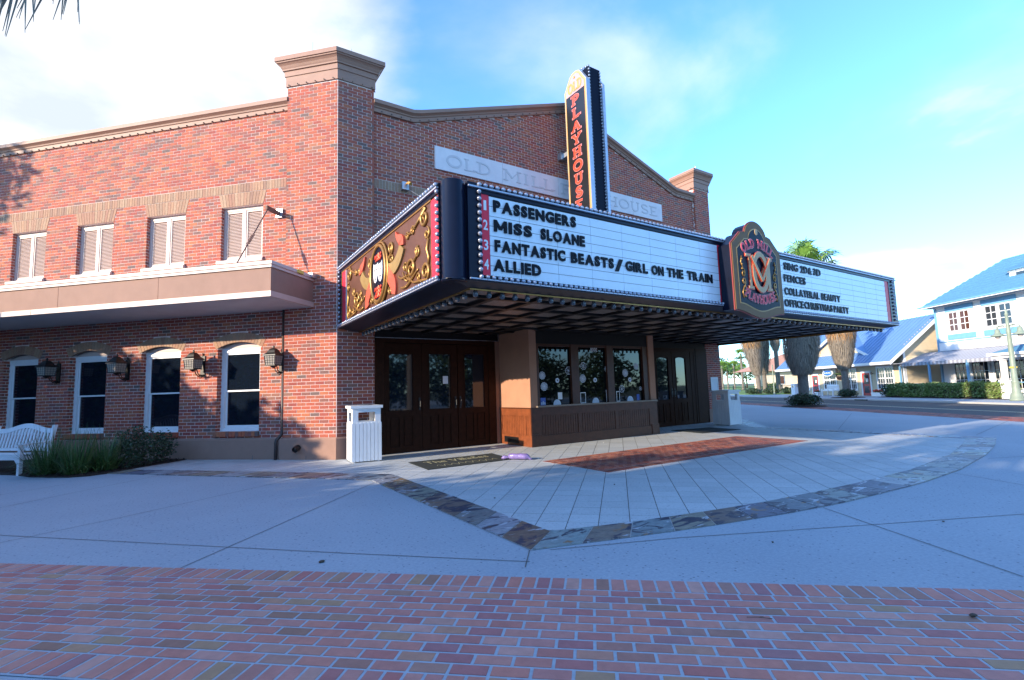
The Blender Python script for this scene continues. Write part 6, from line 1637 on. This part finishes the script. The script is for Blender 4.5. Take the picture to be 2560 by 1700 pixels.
# entrance porch at the right
m = MB(T); q = [(23.4,25.9),(27.2,25.9),(27.2,29.4),(23.4,29.4)]; cpt = (25.3,27.6,3.25)
for i in range(4): m.poly([(*q[i],2.45), (*q[(i+1) % 4],2.45), cpt])
m.poly([(*p,2.45) for p in q]); por = m.build('porch_roof', 'shingle_blue', t)
m = MB(T); m.box(23.4,25.86,2.33,27.24,25.9,2.47); m.box(27.2,25.9,2.33,27.24,29.4,2.47); m.box(23.5,26.0,2.2,27.1,26.15,2.33); m.box(26.98,26.15,2.2,27.1,29.4,2.33); m.build('porch_beam', 'siding_white', por)
for a, b in ((26.75,26.25),(23.9,26.25)):
    m = MB(T); m.box(a-.16,b-.16,0,a+.16,b+.16,.95); m.box(a-.2,b-.2,.95,a+.2,b+.2,1.02); m.box(a-.10,b-.10,1.02,a+.10,b+.10,2.08); m.box(a-.15,b-.15,2.08,a+.15,b+.15,2.2); m.build('porch_column', 'siding_white', por)
# hedge
t = thing('hedge', 'clipped green hedge along the awning of the white house', 'hedge', ST(30.9,26.55,0), YAW)
m = MB(); m.box(-4.1,-.32,.05,4.1,.32,.74); m.build('inner_twigs', 'bark', t)
m = MB()
for i in range(9000):
    f = random.random(); x = random.uniform(-4.25,4.25)
    if f < .5: y, z = .42+random.gauss(0,.05), random.uniform(.08,.86)
    elif f < .85: y, z = random.uniform(-.45,.45), .84+random.gauss(0,.05)
    else: y, z = -.42, random.uniform(.1,.86)
    leafcard(m, (x, y+.05*math.sin(x*3), z+.04*math.sin(x*2.2)), random.uniform(.04,.08))
tag(m.build('foliage', 'leaf_bright', t), kind='stuff')
m = MB(ST); m.box(26.4,25.75,.001,35.6,27.3,.03); struct('mulch_strip', m, 'mulch')
shrub(ST(35.35,26.5,0), .6,.55,.45,900,.07,'dark shrub at the left end of the hedge by the shop corner')

# ================================================================ street lamp
t = thing('street_lamp', 'tall green street lamp with two hanging bell lights beside the hedge', 'street lamp', ST(25.05,25.05,0), YAW)
m = MB(); m.lathe([(.30,0),(.30,.08),(.26,.12),(.24,.30),(.17,.42),(.145,.9),(.155,.95),(.12,1.0),(.105,2.4),(.09,3.4),(.10,3.5),(.08,3.55),(.065,4.3),(.085,4.36),(.05,4.42),(.06,4.5),(.01,4.62)], 14); m.build('post', 'lamp_green', t, True)
for s_ in (-1, 1):
    m = MB(); m.tube([(0,0,3.72),(s_*.25,0,3.80),(s_*.45,0,3.80),(s_*.56,0,3.76),(s_*.58,0,3.66)], .028, 7); m.tube([(0,0,3.50),(s_*.15,0,3.55),(s_*.25,0,3.68),(s_*.2,0,3.78)], .014, 6); arm = m.build('arm', 'lamp_green', t, True)
    m = MB(); m.lathe([(.04,3.66),(.10,3.62),(.11,3.48),(.15,3.40),(.30,3.30),(.31,3.27),(.12,3.27)], 14, (s_*.58,0)); m.build('bell_shade', 'lamp_green', arm, True)
    m = MB(); m.ball((s_*.58,0,3.25), .12, 10, 6); m.build('globe', 'lamp_glass', arm, True)
m = MB(); m.box(-.10,-.11,1.62,.10,.115,1.70); m.build('yellow_band', 'yellow_tag', t)

# ================================================================ far left of the road
t, T = local('tan_building', 'peach walled building with a terracotta pink roof far beyond the palms', 'building', 84, 43)
m = MB(T); m.box(78,38.5,0,80,56,3.0); m.build('wall', 'wall_peach', t)
m = MB(T); q = [(76.8,35.6),(81,35.6),(81,58),(76.8,58)]; c = [(79.5,43,5.7),(80,52,5.7)]
m.poly([(*q[0],3.0),(*q[1],3.0),c[0]]); m.poly([(*q[3],3.0),(*q[0],3.0),c[0],c[1]]); m.poly([(*q[1],3.0),(*q[2],3.0),c[1],c[0]]); m.poly([(*q[2],3.0),(*q[3],3.0),c[1]]); m.poly([(*p,3.0) for p in q]); m.build('roof', 'roof_pink', t)
m = MB(T); m.box(77.9,41.2,.9,77.99,42.2,2.3); w = m.build('window', 'white_paint', t); m = MB(T); m.box(77.85,41.3,1.0,77.899,42.1,2.2); m.build('pane', 'brown_glass', w)
for b in (38.0,46.5): m = MB(T); m.box(77.6,b,0,77.9,b+.3,3.0); m.build('porch_post', 'wall_peach', t)
for i, (a, b, lab) in enumerate([(75,38.5,'round clipped bush left of the peach building window'),(74,43.4,'round clipped bush right of the peach building window'),(72,46,'round clipped bush beside the shop corner on the lawn')]): shrub(ST(a,b,0), 1.4,1.2,.6,700,.16,lab,'leaf','bushes before the peach building')
t = thing('lawn_fence', 'low dark post and rail fence across the far lawn', 'fence', ST(66,31,0), YAW)
for i in range(9): m = MB(); m.box(-.06,-6+i*1.6,0,.06,-5.88+i*1.6,.95); m.build('post', 'fence_dark', t)
m = MB(); m.box(-.03,-6.2,.35,.03,7,.42); m.box(-.03,-6.2,.72,.03,7,.79); m.build('rails', 'fence_dark', t)
t = thing('sign_post', 'thin pale post standing right of the leaning palm', 'post', ST(52,27.0,0)); m = MB(); m.tube([(0,0,0),(0,0,3.1)], .06, 6); m.lathe([(.10,0),(.10,.2),(.06,.25)], 8); m.build('pole', 'lamp_green', t)
t = thing('boulder', 'rounded pale boulder on the lawn before the peach building', 'rock', ST(64,36.5,0)); m = MB(); m.ball((0,0,.5), .9, 10, 7, .8); m.v = [(x*(1+.1*random.gauss(0,1)), y*(1+.1*random.gauss(0,1)), max(0, z)) for x, y, z in m.v]; m.build('stone', 'wall_peach', t)
def tree(loc, H, blobs, n, sz, label, mat='leaf', group=None):
    t = thing('leafy_tree', label, 'tree', loc, group=group)
    m = MB(); m.tube([(0,0,0),(.05,.02,H*.3),(-.05,.05,H*.55)], [.26*H/9,.2*H/9,.14*H/9], 9)
    for bx, by, bz, br in blobs: m.tube([(0,.02,H*.32),(bx*.5,by*.5,(H*.32+bz)*.5+.3),(bx,by,bz)], [.12*H/9,.08*H/9,.03*H/9], 6)
    m.build('trunk', 'bark', t, True)
    m = MB(); tot = sum(b[3]**2 for b in blobs)
    for bx, by, bz, br in blobs:
        for i in range(int(n*br*br/tot)):
            d = Vector((random.gauss(0,1), random.gauss(0,1), random.gauss(0,.8))).normalized()*br*random.random()**.45; leafcard(m, (bx+d.x, by+d.y, bz+d.z), sz*random.uniform(.6,1.3))
    tag(m.build('crown', mat, t), kind='stuff'); return t
for i, (a, b, h, lab) in enumerate([(120,50,7,'far leafy tree behind the low palms, left'),(118,55,6.5,'far leafy tree behind the low palms, middle'),(112,58,6,'far leafy tree over the peach roof')]):
    tree(ST(a,b,0), h, [(random.gauss(0,1.5),random.gauss(0,1.5),h*.7+random.gauss(0,.8),2.2) for k in range(5)], 1500, .28, lab, group='far trees')

# ================================================================ unseen, left and behind the camera
def blobs(h, r, n, br): return [(random.gauss(0,r), random.gauss(0,r), h+random.gauss(0,r*.55), br*random.uniform(.7,1.2)) for k in range(n)]
tree((-17.5,10.0,0), 11.5, [(0,-1.5,9.6,1.7),(.5,-2.6,10.4,1.2),(0,.5,9.5,2),(0,2.2,8.8,2),(.3,-.5,7.4,1.6),(0,1.4,6.4,1.8)], 5200, .17, 'tall oak left of the side wall whose shade falls on the bricks')
tree((-12.5,1.7,0), 4.6, [(0,-.2,3.5,1.05),(.3,.9,3.4,.9),(0,1.9,3.3,1.0),(-.2,-1.0,2.6,.7),(.2,.4,2.2,1.1),(0,1.6,2.0,1.1)], 6000, .15, 'small bushy tree added out of view to shade the foot of the pier')  # bushy trees added unseen so the lower wall falls into shade
tree((-12.8,4.9,0), 5.4, [(0,-1.2,3.9,1.2),(.3,.2,4.3,1.2),(0,1.5,4.4,1.2),(-.2,-.6,2.6,1.2),(.2,.9,2.8,1.3),(0,2.3,3.2,1.3)], 7000, .16, 'bushy tree added out of view to shade the arched windows')
tree((-13.4,8.6,0), 6.2, [(0,-1.2,4.6,1.4),(.3,.2,4.9,1.4),(0,1.5,4.4,1.4),(-.2,-.6,2.8,1.4),(.2,.9,2.8,1.5)], 6000, .17, 'bushy tree added out of view below the tall oak for more shade')
t = thing('shade_hedge', 'tall clipped hedge added out of view to shade the forecourt', 'hedge', (-12,-2.3,0))  # hedge added out of view to shade the ground and darken window reflections
m = MB(); m.box(-.3,-2.6,.0,.3,11.5,3.0); m.build('inner_twigs', 'bark', t)
m = MB()
for i in range(12000):
    f = random.random(); x = random.choice((-.42,.42))+random.gauss(0,.06); y = random.uniform(-2.75,11.6); z = random.uniform(.05,3.3)
    if f < .2: x, z = random.uniform(-.45,.45), 3.25+random.gauss(0,.12)
    leafcard(m, (x, y, z+.12*math.sin(y*2.1)), random.uniform(.08,.14))
tag(m.build('foliage', 'leaf', t), kind='stuff')
tree((-13,-9.2,0), 9.5, blobs(7.4,1.6,7,1.2), 3000, .16, 'oak added out of view left of the plaza to dapple the sunlight')  # these trees are added unseen to break up the sunlight on the plaza
tree((-15.2,-4.6,0), 7.4, [(0,.1,6.2,.55),(.2,.7,5.4,.6),(0,-.5,6.6,.6),(.1,.2,4.6,.7),(0,1.0,4.3,.6)], 1700, .12, 'small tree added out of view to soften the shadow edge of the house')
tree((-15,-6.6,0), 10, [(0,.6,8.4,.8),(.4,-.6,9.1,.9),(0,-1.6,8.2,.8),(-.3,.2,7.3,.8),(0,-.9,6.9,.7)], 1500, .13, 'slim airy tree added out of view to dapple the sunlit paving')
t = thing('shade_house', 'low gabled house added out of view to shade the plaza', 'house', (-20,-11,0), world=True)  # house added out of view, its roof shaped to throw shade over the plaza
m = MB(); m.box(-24,-20.5,0,-16.5,-4.9,3.6); m.build('wall', 'siding_beige', t)
m = MB(); m.poly([(-24.6,-21,3.6),(-15.9,-21,3.6),(-20.2,-17.5,8.0)]); m.poly([(-15.9,-21,3.6),(-15.9,-4.6,3.6),(-20.2,-4.6,8.0),(-20.2,-17.5,8.0)]); m.poly([(-15.9,-4.6,3.6),(-24.6,-4.6,3.6),(-20.2,-4.6,8.0)]); m.poly([(-24.6,-4.6,3.6),(-24.6,-21,3.6),(-20.2,-17.5,8.0),(-20.2,-4.6,8.0)]); m.poly([(-24.6,-21,3.6),(-24.6,-4.6,3.6),(-15.9,-4.6,3.6),(-15.9,-21,3.6)]); m.build('roof', 'metal_roof', t)
for y in (-18.5,-15.2,-8.6): m = MB(); m.box(-16.5,y,.8,-16.45,y+1.2,2.4); w = m.build('window', 'white_paint', t); m = MB(); m.box(-16.449,y+.1,.9,-16.43,y+1.1,2.3); m.build('pane', 'pane', w)
m = MB(); m.box(-16.5,-12.6,0,-16.44,-11.5,2.2); m.build('door', 'red_door', t)
for i, (x, y, rr_) in enumerate([(-14,-27,2.6),(-8,-26,2.8),(-2,-25.5,2.7),(4,-25,2.9),(10,-25.5,2.7),(16,-25,2.8),(22,-25.5,2.8),(28,-24,2.8),(34,-22,2.8),(-20,-25,2.8)]):  # unseen row added so the door glass reflects something dark
    shrub((x,y,0), 3.6, 1.8, rr_*.82, 3000, .20, 'tall dense shrub added unseen behind the camera to darken the reflections', 'leaf', 'screen planting added behind the camera for reflections', 'screen_shrub')
for i, (x, y, h) in enumerate([(3,-34,9),(19,-35,9)]):
    tree((x,y,0), h, blobs(h*.68,2.0,8,1.9), 2600, .26, ['broad oak behind the camera, nearer the left','broad oak behind the camera, nearer the road'][i], group='oaks behind the camera')
palm((9.6,-20,0), 9, .28, .22, [(6.2,.4),(7.2,.8),(8.6,.7)], 'palm behind the camera mirrored in the booth glass', 14, 1.1, .9, nsk=500, group='palms behind the camera')
palm((13.6,-22,0), 9, .28, .22, [(6.2,.4),(7.2,.8),(8.6,.7)], 'second palm behind the camera mirrored in the booth glass', 14, 1.1, .9, nsk=500, group='palms behind the camera')
bpy.context.view_layer.update()
